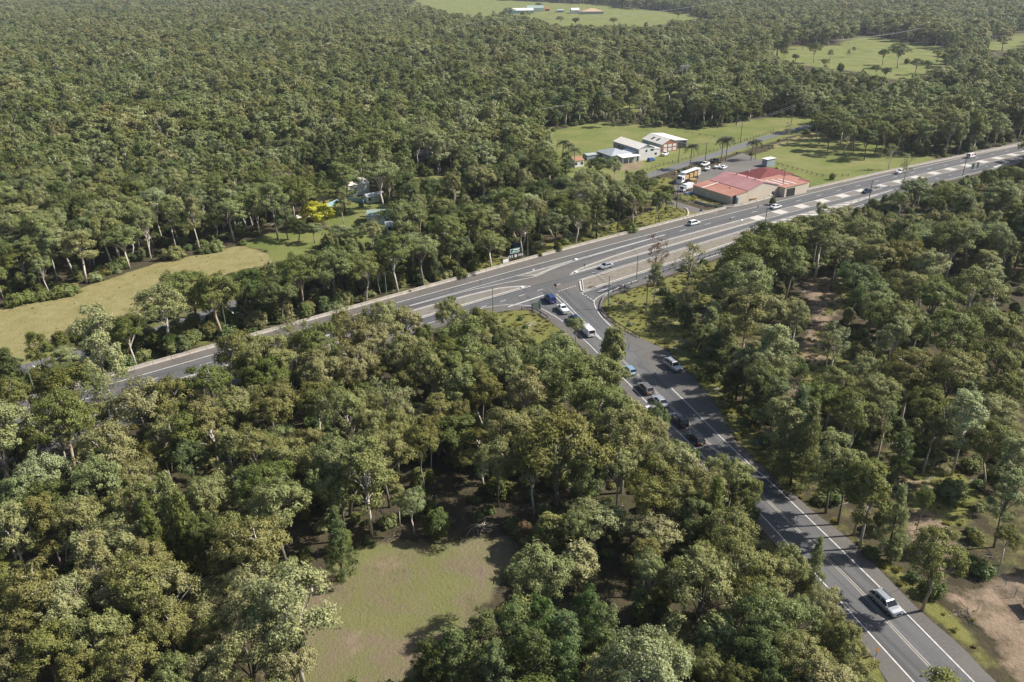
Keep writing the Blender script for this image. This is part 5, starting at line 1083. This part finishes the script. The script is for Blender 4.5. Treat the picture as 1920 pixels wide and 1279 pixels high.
for q in TR:
    u, v, r = map(float, q[:3]); ty, pal = q[3], q[4]; hc = 9.0
    for _ in range(4):
        p = G(u, v, hc); R = r * PX((p[0], p[1], hc))[2][0] / FPX
        if ty == 'R': H = np.clip(2.0 * R + 6.0, 5.0, 18.5); k = .70
        elif ty == 'T': H = np.clip(2.6 * R + 6.5, 7, 19); k = .72
        elif ty == 'S': H = np.clip(2.2 * R + 6.5, 7, 18); k = .68
        elif ty == 'C': H = np.clip(4.0 * R + 3, 5, 17) if v > 760 else np.clip(2.6 * R + 2, 4, 10); k = .45
        elif ty == 'K': H = np.clip(2.4 * R + 4.5, 8, 16); k = .66
        elif ty == 'W': H = np.clip(2.9 * R, 3, 11); k = .5
        else: H = 1.3 * R; k = .5
        hc = k * H
    g0 = G(u, v); t0 = (g0 - HE) @ HN - (1.545e-4 * ((g0 - HE) @ HD) ** 2 - .06769 * ((g0 - HE) @ HD) + .12)
    for f_ in ((1, 1.12, 1.25, 1.4, 1.55, 1.7, .9, .8) if -3 < t0 < 30 and u < 700 else (1, .9, 1.1, .8, 1.2, .7, 1.35, .6, .5, .4)):
        p = G(u, v, hc * f_)
        if not any(inpoly(np.array([p[0]]), np.array([p[1]]), q_)[0] for q_ in ROADPOLYS): break
    else: continue
    TREES.append((p[0], p[1], float(H * f_), float(R), ty, pal, True))
# a few more trees set out by their foot: (u, v, height, half spread, letter, palette)
for u, v, H, R, ty, pal in [(1440,845,14.5,3.2,'T','D'),(1407,802,14,3.2,'R','D'),(1502,914,16,3.0,'C','P'),(1548,962,15,3.6,'T','G'),(1366,748,9.5,2.4,'C','D'),(1332,706,9,2.6,'T','D'),(1306,668,8,2.6,'R','D'),(560,452,8,3.4,'R','D'),(590,456,7,3,'R','G'),(616,463,5,2.8,'U','P'),(540,448,9,3.5,'R','D'),(644,472,9,3.6,'R','P'),(700,472,10,4,'R','P'),(668,480,9,4,'R','G'),(1600,1004,14,3.4,'R','G'),
    (1535,270,15,5,'R','G'),(1552,282,15,4.6,'R','D'),(1575,272,16,5.4,'R','G'),(1600,284,15,5,'R','O'),(1622,276,16,5.4,'R','G'),(1640,288,15,5,'R','G'),(1662,278,16,5.2,'R','D'),(1680,290,15,5,'R','O'),(1706,280,15,5.2,'R','G'),(1730,290,14,4.6,'R','G'),(1560,262,16,5.4,'R','G'),(1610,262,16,5.4,'R','D'),(1655,262,16,5.4,'R','G'),(1700,266,16,5.4,'R','G'),(1740,270,15,5,'R','O'),(1770,284,14,5,'R','G'),(1515,248,15,5,'R','D'),(1540,244,16,5.4,'R','G'),(1147,706,12.5,3.0,'W','G'),(1080,644,6.5,2.3,'R','G'),(1470,112,9,3.6,'R','G'),(1490,119,8,3.4,'R','D'),(1545,132,9,3.6,'R','G'),(1575,136,8,3.2,'U','G'),(1640,146,10,4,'R','G'),(1660,150,9,4,'R','D'),(1505,92,12,5,'R','D'),(1590,84,12,5,'R','G'),(1700,84,13,5,'R','G'),(1780,106,12,5,'R','D'),(1755,118,11,5,'R','G'),(1700,120,5,2.6,'U','G'),(1050,48,13,6,'R','G'),(1080,50,12,6,'R','D'),(1150,52,13,6,'R','G'),(955,34,16,9,'R','G'),(985,40,16,9,'R','G'),(1010,20,14,8,'R','D'),(1270,38,12,6,'R','G'),(1525,118,17,6,'R','G'),(1556,112,9,2.6,'T','G'),(1682,128,20,9,'R','G'),(1655,122,13,5,'R','D'),(1715,140,12,5,'R','D'),(1735,138,10,4,'R','D'),(1770,128,12,5,'R','G'),(1800,140,14,5,'R','G'),(1590,108,7,2,'T','G'),(1620,64,8,3,'U','G'),(1600,100,6,2,'T','D'),
    (1560,255,13,4,'T','G'),(1530,262,14,3.2,'S','G'),(1580,290,15,4.5,'R','G'),(1620,300,14,4,'R','D'),(1650,296,16,4.5,'R','G'),(1690,290,15,4,'R','G'),(1665,318,11,3,'S','P'),(1720,285,15,4.5,'R','G'),(1590,262,15,5,'R','G'),(1640,270,15,5,'R','G'),(1700,268,15,5,'R','G'),(1476,272,11,2.4,'S','P'),(1448,384,3.2,1.4,'U','D'),(1560,337,3,1.3,'U','D'),(1692,350,13,3.2,'S','P'),(1750,280,14,4,'R','O'),(1800,268,14,4,'R','O'),
    (1060,236,13,4,'R','G'),(1200,232,16,6,'R','G'),(1260,236,15,5,'R','D'),(1150,238,14,4,'R','G'),(1320,236,15,5.5,'R','G'),(1345,240,15,5,'R','D'),(1380,235,14,5,'R','G'),(1010,248,15,4,'T','P'),(985,262,14,4,'T','G'),(880,350,15,4.5,'R','G'),(960,320,15,5,'K','D'),(1000,330,14,4.5,'K','D'),(1060,345,13,4,'K','D'),(1120,350,12,4,'R','D'),(1150,345,11,3.5,'R','G'),(1035,318,9,3,'K','D'),(1200,366,10,3,'R','G'),(1185,380,11,3.2,'R','D'),(1250,392,9,2.6,'R','G'),
    (30,572,3.4,3.2,'U','G'),(52,566,3.2,3,'U','G'),(82,562,2.6,2.2,'U','G'),(100,560,2.4,2,'U','G'),(118,556,3.4,3,'U','G'),(132,552,3,3,'U','G'),(330,485,4,3.4,'U','P'),(405,470,3.6,3,'U','P')]:
    p = G(u, v); TREES.append((p[0], p[1], H, R, ty, pal, True))
# tall gums along the near edge of the highway, crowns reaching over it
for s_, t_, H, R, ty, pal in ((-52,6,18,5.5,'R','G'),(-40,4,18,5.2,'R','O'),(-28,7,18,5.5,'R','O'),(-18,2,17,4.6,'T','G'),(-8,6,18.5,5.6,'R','G'),(3,9,17.5,5.0,'R','G'),(11,3,17,3.6,'S','P'),(22,15,16,4.6,'R','O'),(31,15,16,4.4,'R','G'),(41,4,17,4.6,'R','O'),(46,10,17,4.8,'R','O'),(53,3,16,3.4,'S','O'),(57,10,17,4.6,'R','G'),(65,9,17,4.6,'R','O')):
    p = HW(s_, t_) * (1 - .7 * H / HC); TREES.append((p[0], p[1], H, R, ty, pal, True))
NT = len(TREES)
def in_any(X, Y, polys):
    r = np.zeros(np.shape(X), bool)
    for q in polys: r |= inpoly(X, Y, q)
    return r
BLD = [[L2(-2, -2), L2(22, -2), L2(26, 40), L2(-4, 46)], [O2 + e2 * -3 + f2 * -15, O2 + e2 * 29 + f2 * -15, O2 + e2 * 29 + f2 * 36, O2 + e2 * -3 + f2 * 36]]
def fill():
    out = []
    for y0, y1, sp, big in ((38, 200, 5.6, 0), (200, 360, 6.9, 1), (360, 720, 8.6, 2), (720, 1300, 10.4, 3), (1300, 2900, 12.5, 3)):
        ys = np.arange(y0, y1, sp * .87); X = []; Y = []
        for j, y in enumerate(ys):
            w = .70 * y + 40; x = np.arange(-w, w, sp) + (j % 2) * sp / 2; X.append(x); Y.append(np.full(len(x), y))
        X = np.concatenate(X); Y = np.concatenate(Y); n = len(X)
        X = X + rs.normal(size=n) * sp * .36; Y = Y + rs.normal(size=n) * sp * .36
        pat = (np.sin(X * .031 + 1.7 * np.sin(Y * .023)) + np.sin(Y * .037 + 1.1 * np.sin(X * .019 + 1)) + .8 * np.sin((X + Y) * .071)) / 2.8
        R = sp * (.62 + .10 * pat) * (.62 + .95 * rs.random(n) ** 1.7); H = {0: 9.5, 1: 13.0, 2: 15, 3: 16.5}[big] * (.70 + .22 * pat + .55 * rs.random(n))
        if big == 0: R *= .95
        keep = ~in_any(X, Y, ROADPOLYS + BLD)
        jit = rs.normal(size=n) * (5 if y0 > 700 else 0)
        wob = (np.sin(X * .061 + 1.3 * np.sin(Y * .043)) + np.sin(X * .17 + Y * .03 + 2)) if y0 > 700 else np.zeros(n)
        for k in range(5): keep &= ~cover_at(X + wob * 5, Y + wob * 14, k)
        u, v, w = PX(np.c_[X, Y, H * .7]); keep &= (u > -160) & (u < 2080) & (v < 1500)
        pr = R * FPX / w
        right_open = (u > 1400) & (v > 470) & (v < 1100); keep &= ~(right_open & (rs.random(n) < .88))
        for dx, zz in ((0, .7), (0, 1.0), (-.75, .72), (.75, .72), (0, .45), (-.5, .92), (.5, .92)):
            uu, vv, _ = PX(np.c_[X, Y, H * zz]); uu = uu + dx * pr + wob * 10 + jit; keep &= ~in_any(uu, vv + wob * 2.6, VIS)
        tx = np.array([(t[0], t[1], t[3]) for t in TREES[:NT]])
        if y0 < 720:
            for a, b, c in tx: keep &= (X - a) ** 2 + (Y - b) ** 2 > (.62 * (c + R * .8)) ** 2
        for i in np.nonzero(keep)[0]:
            x, y = X[i], Y[i]; q = rs.random() if y < 330 else min(max(.5 + .42 * pat[i] + rs.normal() * .2, 0), .999)
            if y < 330 and left_of_side(x, y) and (x - HE[0]) * HN[0] + (y - HE[1]) * HN[1] > 12: pal = 'O' if q < .58 else 'G' if q < .82 else 'P' if q < .92 else 'D'
            elif y < 330 and (x - HE[0]) * HN[0] + (y - HE[1]) * HN[1] > 12: pal = 'G' if q < .42 else 'O' if q < .75 else 'P' if q < .86 else 'D'
            elif y < 620: pal = 'D' if q < .2 else 'G' if q < .62 else 'P' if q < .84 else 'O'
            else: pal = 'D' if q < .10 else 'G' if q < .45 else 'P' if q < .66 else 'O'
            ty = 'R' if rs.random() < .72 else 'T' if rs.random() < .8 else 'C'
            if ty == 'T': H[i] *= 1.1; R[i] *= .85
            if ty == 'C': R[i] *= .62; pal = 'D' if pal == 'O' else pal
            out.append((x, y, float(H[i]), float(R[i]), ty, pal, False))
    return out
TREES += fill()
# which trees show largest: crowns drawn far to near into a small id buffer
BW, BH = 640, 427
def visible():
    A = np.array([(t[0], t[1], t[2] * .68) for t in TREES]); u, v, w = PX(A); ids = np.full((BH, BW), -1, np.int32)
    Rr = np.array([t[3] for t in TREES]); Hh = np.array([t[2] for t in TREES]); k = BW / 1920
    for i in np.argsort(-w):
        rx = Rr[i] * FPX / w[i] * k; ry = max(rx * .75, Hh[i] * .30 * FPX / w[i] * k); cx, cy = u[i] * k, v[i] * k
        x0, x1, y0, y1 = int(max(0, cx - rx)), int(min(BW, cx + rx + 1)), int(max(0, cy - ry)), int(min(BH, cy + ry + 1))
        if x0 >= x1 or y0 >= y1: continue
        yy, xx = np.mgrid[y0:y1, x0:x1]; mk_ = ((xx + .5 - cx) / max(rx, .5)) ** 2 + ((yy + .5 - cy) / max(ry, .5)) ** 2 <= 1
        ids[y0:y1, x0:x1][mk_] = i
    c = np.bincount(ids[ids >= 0], minlength=len(TREES)); return c, u, v
cnt, TU, TV = visible()
GUM = 'RTS'
ng = sum(1 for i in range(NT) if TREES[i][4] in GUM and cnt[i] > 0)
order = [i for i in np.argsort(-cnt) if i >= NT and TREES[i][4] in GUM and cnt[i] > 3]
chosen = set(order[:max(0, 298 - ng)])
order = [i for i in np.argsort(-cnt) if i >= NT and TREES[i][4] == 'C' and cnt[i] > 30]
chosen |= set(order[:80])
PALW = dict(O='olive-gold', G='mid green', P='pale grey-green', D='dark green', B='bright green', Y='yellow', R='rusty brown')
FORM = dict(R='round gum', T='tall narrow gum', S='sparse gum', C='pointed she-oak', K='dark layered pine', W='upright bushy', U='low shrub')
NAME = dict(R=('gum_tree', 'gum tree', 'gum trees'), T=('gum_tree', 'gum tree', 'gum trees'), S=('gum_tree', 'gum tree', 'gum trees'), C=('she_oak', 'she-oak', 'she-oaks'), K=('pine_tree', 'pine tree', 'pines'), W=('bushy_tree', 'small tree', 'small bushy trees'), U=('shrub', 'shrub', 'low shrubs'))
clear_c = G(780, 1080)
def short(l):
    w = l.split(); return l if len(w) <= 16 else l.replace('right of the side road', 'right of side road').replace('big ', '')
def where(x, y):
    t = (x - HE[0]) * HN[0] + (y - HE[1]) * HN[1]
    if math.hypot(x - clear_c[0], y - clear_c[1]) < 27: return 'by the clearing'
    if t > 8 and left_of_side(x, y):
        dd = min(math.hypot(x - p[0], y - p[1]) for p in srL)
        return 'near the queue' if dd < 14 else 'in the near wood'
    if t > 8: return 'right of the side road' if y < 230 else 'past the slip lane'
    if t > -40: return 'behind the barrier'
    return 'past the highway'
seen = set(); STUFF = []
for i, (x, y, H, R, ty, pal, tr) in enumerate(TREES):
    if (i < NT and cnt[i] > 0) or i in chosen:
        nm, cat, grp = NAME[ty]; uu, vv = TU[i] / 19.2, TV[i] / 12.79
        if not (0 < uu < 100 and 0 < vv < 100): uu, vv = min(max(uu, .3), 99.7), min(max(vv, .3), 99.7)
        size = 'big ' if R > 5.2 else 'small ' if R < 2.3 else ''
        lab = f"{size}{PALW[pal]} {FORM[ty]} {where(x, y)}, {uu:.0f}% across, {vv:.0f}% down the photo"
        if lab in seen: lab = f"{size}{PALW[pal]} {FORM[ty]} {where(x, y)}, {uu:.1f}% across, {vv:.1f}% down the photo"
        lab = short(lab); seen.add(lab)
        n = {'R': 4, 'T': 3}.get(ty, 2); key = f"{ty}{i % n}"
        bark = 'dark' if ty in 'CKWU' else ('dark' if pal == 'D' else ('pale', 'grey', 'tan', 'grey', 'pale')[i % 5])
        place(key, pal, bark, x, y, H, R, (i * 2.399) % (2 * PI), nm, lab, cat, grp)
    else: STUFF.append((x, y, H, R, ty, pal))
place('Y0', 'Y', 'grey', *G(597, 428), 8.6, 5.6, .4, 'yellow_tree', 'bright yellow bushy tree by the lawn and pergola', 'yellow tree')

# palms
M_FR = leafmat('palm_leaf', (.045, .065, .022), (.10, .13, .045), .2); M_PT = mat('palm_trunk', (.26, .23, .19), .9, noise=(6, (.16, .14, .11), 2))
def palm_meshes():
    rs = np.random.default_rng(5); q = MB(); q.tube([(0, 0, -.1), (.12, 0, 4), (.05, .05, 8)], [.24, .17, .15], 8); pos = []; nor = []; ln = []; tone = []
    for i in range(22):
        a = 2.4 * i; el = .95 - .055 * i + rs.normal() * .08; L = 2.7 + rs.random() * .5; d = np.array([math.cos(a), math.sin(a), 0]); side = np.array([-d[1], d[0], 0]); pts = []
        for t in np.linspace(0, 1, 9): pts.append(np.array([.05, .05, 8]) + d * L * t * math.cos(el * (1 - .3 * t)) + np.array([0, 0, L * t * math.sin(el) - 1.9 * t * t]))
        q.tube(pts, list(np.linspace(.05, .015, 9)), 4, cap=False)
        for t in np.linspace(.15, 1, 16):
            k = t * 8; j = min(int(k), 7); p = pts[j] + (pts[j + 1] - pts[j]) * (k - j)
            for s in (-1, 1): pos.append(p + side * s * .34 + np.array([0, 0, -.10])); nor.append(side * s * -.3 + np.array([0, 0, 1.0])); tone.append(rs.random() * .7); ln.append(s)
    pos = np.array(pos); nor = unit(np.array(nor)); n = len(pos)
    return q.mesh('palm_trunk'), leaves_mesh('palm_fronds', pos, nor, .75, .22, np.array(tone), .3, rs)
PTM, PFM = palm_meshes(); PTM.materials.append(M_PT); PFM.materials.append(M_FR)
for u, v, s, l in ((1293.5, 317, 1.15, 'single palm on the local road edge above the long truck'), (1352, 305, 1.15, 'thinner of the two palms standing together by the parked dark ute'), (1361, 304, 1.2, 'fuller headed of the two palms beside the yard entrance'), (1408, 301, .95, 'dense palm at the corner of the red hipped house'), (1416, 299, .95, 'slender palm just behind the dense palm by the house'), (1055, 304, 1.1, 'wide palm left of the little orange roofed house'), (1066, 306, 1.0, 'middle palm at the little orange roofed house'), (1077, 316, 1.0, 'short palm directly before the orange tiled roof')):
    r = thing('palm_tree', l, 'palm', (*G(u, v), 0), u, 'palms', (s, s, s * (1.0 if u < 1200 else 1.05))); link('trunk', PTM, r); link('fronds', PFM, r)

# ------------------------------------------------------------------ stuff: the far forest, the undergrowth and the tall grass
def instance_stuff(name, label, cat, models, pts, idx, rot, scl):
    col = bpy.data.collections.new(name + '_models')
    for k, (objname, me) in enumerate(models):
        o = bpy.data.objects.new('%s_%03d' % (name, k), me); col.objects.link(o)
    me = bpy.data.meshes.new(name); me.vertices.add(len(pts)); me.vertices.foreach_set('co', np.asarray(pts, np.float32).ravel())
    for n, t, d in (('idx', 'INT', np.asarray(idx, np.int32)), ('rot', 'FLOAT', np.asarray(rot, np.float32))):
        me.attributes.new(n, t, 'POINT').data.foreach_set('value', d)
    me.attributes.new('scl', 'FLOAT_VECTOR', 'POINT').data.foreach_set('vector', np.asarray(scl, np.float32).ravel())
    o = link(name, me); tag(o, label, cat, kind='stuff')
    ng_ = bpy.data.node_groups.new(name, 'GeometryNodeTree'); ng_.interface.new_socket('Geometry', in_out='INPUT', socket_type='NodeSocketGeometry'); ng_.interface.new_socket('Geometry', in_out='OUTPUT', socket_type='NodeSocketGeometry')
    N = ng_.nodes; L = ng_.links; gi = N.new('NodeGroupInput'); go = N.new('NodeGroupOutput'); ip = N.new('GeometryNodeInstanceOnPoints'); ci = N.new('GeometryNodeCollectionInfo')
    ci.inputs[0].default_value = col; ci.inputs['Separate Children'].default_value = True; ci.inputs['Reset Children'].default_value = True
    def na(n, t):
        a = N.new('GeometryNodeInputNamedAttribute'); a.data_type = t; a.inputs[0].default_value = n; return a.outputs['Attribute']
    cx = N.new('ShaderNodeCombineXYZ'); L.new(na('rot', 'FLOAT'), cx.inputs[2]); er = N.new('FunctionNodeEulerToRotation'); L.new(cx.outputs[0], er.inputs[0])
    L.new(gi.outputs[0], ip.inputs['Points']); L.new(ci.outputs[0], ip.inputs['Instance']); ip.inputs['Pick Instance'].default_value = True
    L.new(na('idx', 'INT'), ip.inputs['Instance Index']); L.new(er.outputs[0], ip.inputs['Rotation']); L.new(na('scl', 'FLOAT_VECTOR'), ip.inputs['Scale']); L.new(ip.outputs[0], go.inputs[0])
    md = o.modifiers.new('instances', 'NODES'); md.node_group = ng_; return o
def joined(key, pal, bark):
    """trunk and crown of a model in one mesh"""
    tm, cm, H0, R0_ = MODELS[key]; b = bmesh.new(); b.from_mesh(tm); nf = len(b.faces); b.from_mesh(cm); b.faces.ensure_lookup_table()
    me = bpy.data.meshes.new('tree'); b.to_mesh(me); b.free(); mi = np.ones(len(me.polygons), np.int32); mi[:nf] = 0; me.polygons.foreach_set('material_index', mi)
    while me.materials: me.materials.pop()
    me.materials.append(BARK[bark]); me.materials.append(LEAF[pal]); return me
FM = []; FI = {}
for key in ('FR0', 'FR1', 'FR2', 'FT0', 'FT1', 'FC0', 'R0', 'R2', 'T0', 'T1', 'C0'):
    for pal in 'OGPD':
        FI[(key, pal)] = len(FM); FM.append((key, joined(key, pal, 'dark' if 'C' in key or pal == 'D' else 'pale')))
pts, idx, rot, scl = [], [], [], []
for i, (x, y, H, R, ty, pal) in enumerate(STUFF):
    if ty not in 'RTC': continue
    near = y < 300
    key = ({'R': ('R0', 'R2'), 'T': ('T0', 'T1'), 'C': ('C0', 'C0')}[ty][i % 2]) if near else {'R': ('FR0', 'FR1', 'FR2'), 'T': ('FT0', 'FT1', 'FT0'), 'C': ('FC0',) * 3}[ty][i % 3]
    _, _, H0, R0_ = MODELS[key]; pts.append((x, y, 0)); idx.append(FI[(key, pal if pal in 'OGPD' else 'G')]); rot.append(rs.random() * 6.283); scl.append((R / R0_, R / R0_, H / H0))
instance_stuff('forest', 'continuous mass of gum forest spreading from the roads to the far hills', 'forest', FM, pts, idx, rot, scl)

def scatter(n, y0, y1, fn, dens=None):
    y = np.sqrt(rs.random(n) * (y1 * y1 - y0 * y0) + y0 * y0); x = (rs.random(n) * 2 - 1) * (.66 * y + 10); k = fn(x, y); return x[k], y[k]
UM = []
for key in ('U0', 'U1'):
    for pal in 'OGDPB': UM.append((key, joined(key, pal, 'dark')))
for key in ('W0', 'W1'):
    for pal in 'GDO': UM.append((key, joined(key, pal, 'grey')))
noroad = lambda x, y: ~in_any(x, y, ROADPOLYS + BLD)
x, y = scatter(15000, 45, 520, lambda x, y: noroad(x, y) & ~cover_at(x, y, 1) & ~cover_at(x, y, 2) & ~cover_at(x, y, 3) & ~cover_at(x, y, 4) & ~(cover_at(x, y, 0) & (rs.random(len(x)) < .8)))
n = len(x); s = .4 + 1.3 * rs.random(n) ** 2.2; ui = rs.integers(0, 10, n); tall = rs.random(n) < .2; ui[tall] = rs.integers(10, 16, tall.sum()); s[tall] = .45 + .5 * rs.random(tall.sum())
uu, vv, _ = PX(np.c_[x, y, 2.2 * s + 2.2 * tall]); ok = ~(in_any(uu, vv, VIS) & ((s > .7) | tall)); x, y, s, ui, n = x[ok], y[ok], s[ok], ui[ok], int(ok.sum())
instance_stuff('undergrowth', 'low scrub and bracken covering the floor of the woods', 'undergrowth', UM, np.c_[x, y, np.zeros(n)], ui, rs.random(n) * 6.28, np.c_[s, s, s * (.6 + .5 * rs.random(n))])
x, y = scatter(9000, 120, 420, lambda x, y: noroad(x, y) & inpoly(x, y, STRIP) & ~cover_at(x, y, 1) & ~cover_at(x, y, 2)); n = len(x); s = .45 + .5 * rs.random(n)
uu, vv, _ = PX(np.c_[x, y, 5 * s]); ok = ~in_any(uu, vv, VIS); x, y, s, n = x[ok], y[ok], s[ok], int(ok.sum())
instance_stuff('shrubbery', 'dense roadside shrubs filling the strip between the highway barrier and the field', 'shrubbery', UM[10:], np.c_[x, y, np.zeros(n)], rs.integers(0, 6, n), rs.random(n) * 6.28, np.c_[s * 1.25, s * 1.25, s * .85])
def tussock(seed, h, r, n, m):
    q = np.random.default_rng(seed); a = q.random(n) * 2 * PI; rr = r * q.random(n) ** .6; pos = np.c_[rr * np.cos(a), rr * np.sin(a), np.full(n, h * .42)]
    nor = unit(np.c_[np.cos(a + q.normal(size=n)), np.sin(a + q.normal(size=n)), q.normal(size=n) * .25 + .3]); t = unit(np.c_[np.cos(a) * 1.0, np.sin(a) * 1.0, np.ones(n)]); nor = unit(nor - t * np.sum(nor * t, 1, keepdims=True)); b = np.cross(nor, t)
    l = h * (.7 + .5 * q.random((n, 1))); V = np.stack([pos - t * l / 2, pos + b * .09, pos + t * l / 2, pos - b * .09], 1).reshape(-1, 3); me = bpy.data.meshes.new('tussock'); me.from_pydata(V.tolist(), [], np.arange(4 * n).reshape(-1, 4).tolist())
    at_ = me.attributes.new('tone', 'FLOAT', 'POINT'); at_.data.foreach_set('value', np.repeat(q.random(n), 4).astype(np.float32)); me.materials.append(m); return me
M_G1 = leafmat('lush_grass', (.22, .23, .05), (.44, .40, .12), .5); M_G2 = leafmat('dry_grass', (.30, .25, .11), (.45, .38, .2), .45)
GMs = [('g', tussock(1, .8, .6, 70, M_G1)), ('g', tussock(2, 1.0, .7, 70, M_G1)), ('g', tussock(3, .7, .55, 60, M_G2))]
xl, yl = scatter(50000, 60, 460, lambda x, y: cover_at(x, y, 0) & noroad(x, y)); il = rs.integers(0, 2, len(xl)); il[rs.random(len(xl)) < .12] = 2
xd, yd = scatter(3000, 60, 420, lambda x, y: cover_at(x, y, 2) & noroad(x, y))
xc, yc = scatter(16000, 60, 330, lambda x, y: (cover_at(x, y, 3)) & noroad(x, y) & (rs.random(len(x)) < .25))
x = np.r_[xl, xd, xc]; y = np.r_[yl, yd, yc]; ii = np.r_[il, np.full(len(xd), 2), rs.integers(0, 3, len(xc))]; n = len(x); s = .4 + .5 * rs.random(n) ** 2; s[len(xl):] *= .6
instance_stuff('grass', 'tall tufted grass on the verges and in the dry field', 'grass', GMs, np.c_[x, y, np.zeros(n)], ii, rs.random(n) * 6.28, np.c_[s, s, s])
print('TREES', len(TREES), 'stuff', len(STUFF), 'gum things', ng, len(chosen), 'grass', n)

rb = np.random.default_rng(77); lm = []
for k in range(4):
    q = MB()
    for j in range(5 + 3 * k):
        a = rb.random() * 6.28; r = rb.random() * 1.2; L_ = .5 + rb.random() * (1.6 + k); x0, y0 = r * math.cos(a), r * math.sin(a); d = rb.random() * 6.28
        q.tube([(x0, y0, .05), (x0 + math.cos(d) * L_ * .5, y0 + math.sin(d) * L_ * .5, .1 + rb.random() * .15), (x0 + math.cos(d + .3) * L_, y0 + math.sin(d + .3) * L_, .06)], [.05, .04, .015], 4)
    me = q.mesh('litter'); me.materials.append(BARK['grey' if k % 2 else 'pale']); lm.append(('litter', me))
x, y = scatter(1500, 60, 300, lambda x, y: noroad(x, y) & ~cover_at(x, y, 1) & ~cover_at(x, y, 2) & ~cover_at(x, y, 4))
n = len(x); z = .4 + .6 * rs.random(n)
instance_stuff('fallen_branches', 'fallen branches and bark litter scattered over the ground', 'debris', lm, np.c_[x, y, np.zeros(n)], rs.integers(0, 4, n), rs.random(n) * 6.28, np.c_[z, z, z])

# ------------------------------------------------------------------ air
hz = MB(); hz.box(-2600, 2600, -60, 3200, -1, HC + 3); hv = bpy.data.materials.new('haze'); hv.use_nodes = True; hv.node_tree.nodes.clear()
pv = hv.node_tree.nodes.new('ShaderNodeVolumePrincipled'); pv.inputs['Color'].default_value = (.80, .88, 1, 1); pv.inputs['Density'].default_value = .000075; pv.inputs['Anisotropy'].default_value = .2
ho = hv.node_tree.nodes.new('ShaderNodeOutputMaterial'); hv.node_tree.links.new(pv.outputs[0], ho.inputs['Volume'])
tag(hz.build('haze', hv), 'thin blue haze in the air over the valley', 'haze', kind='stuff')
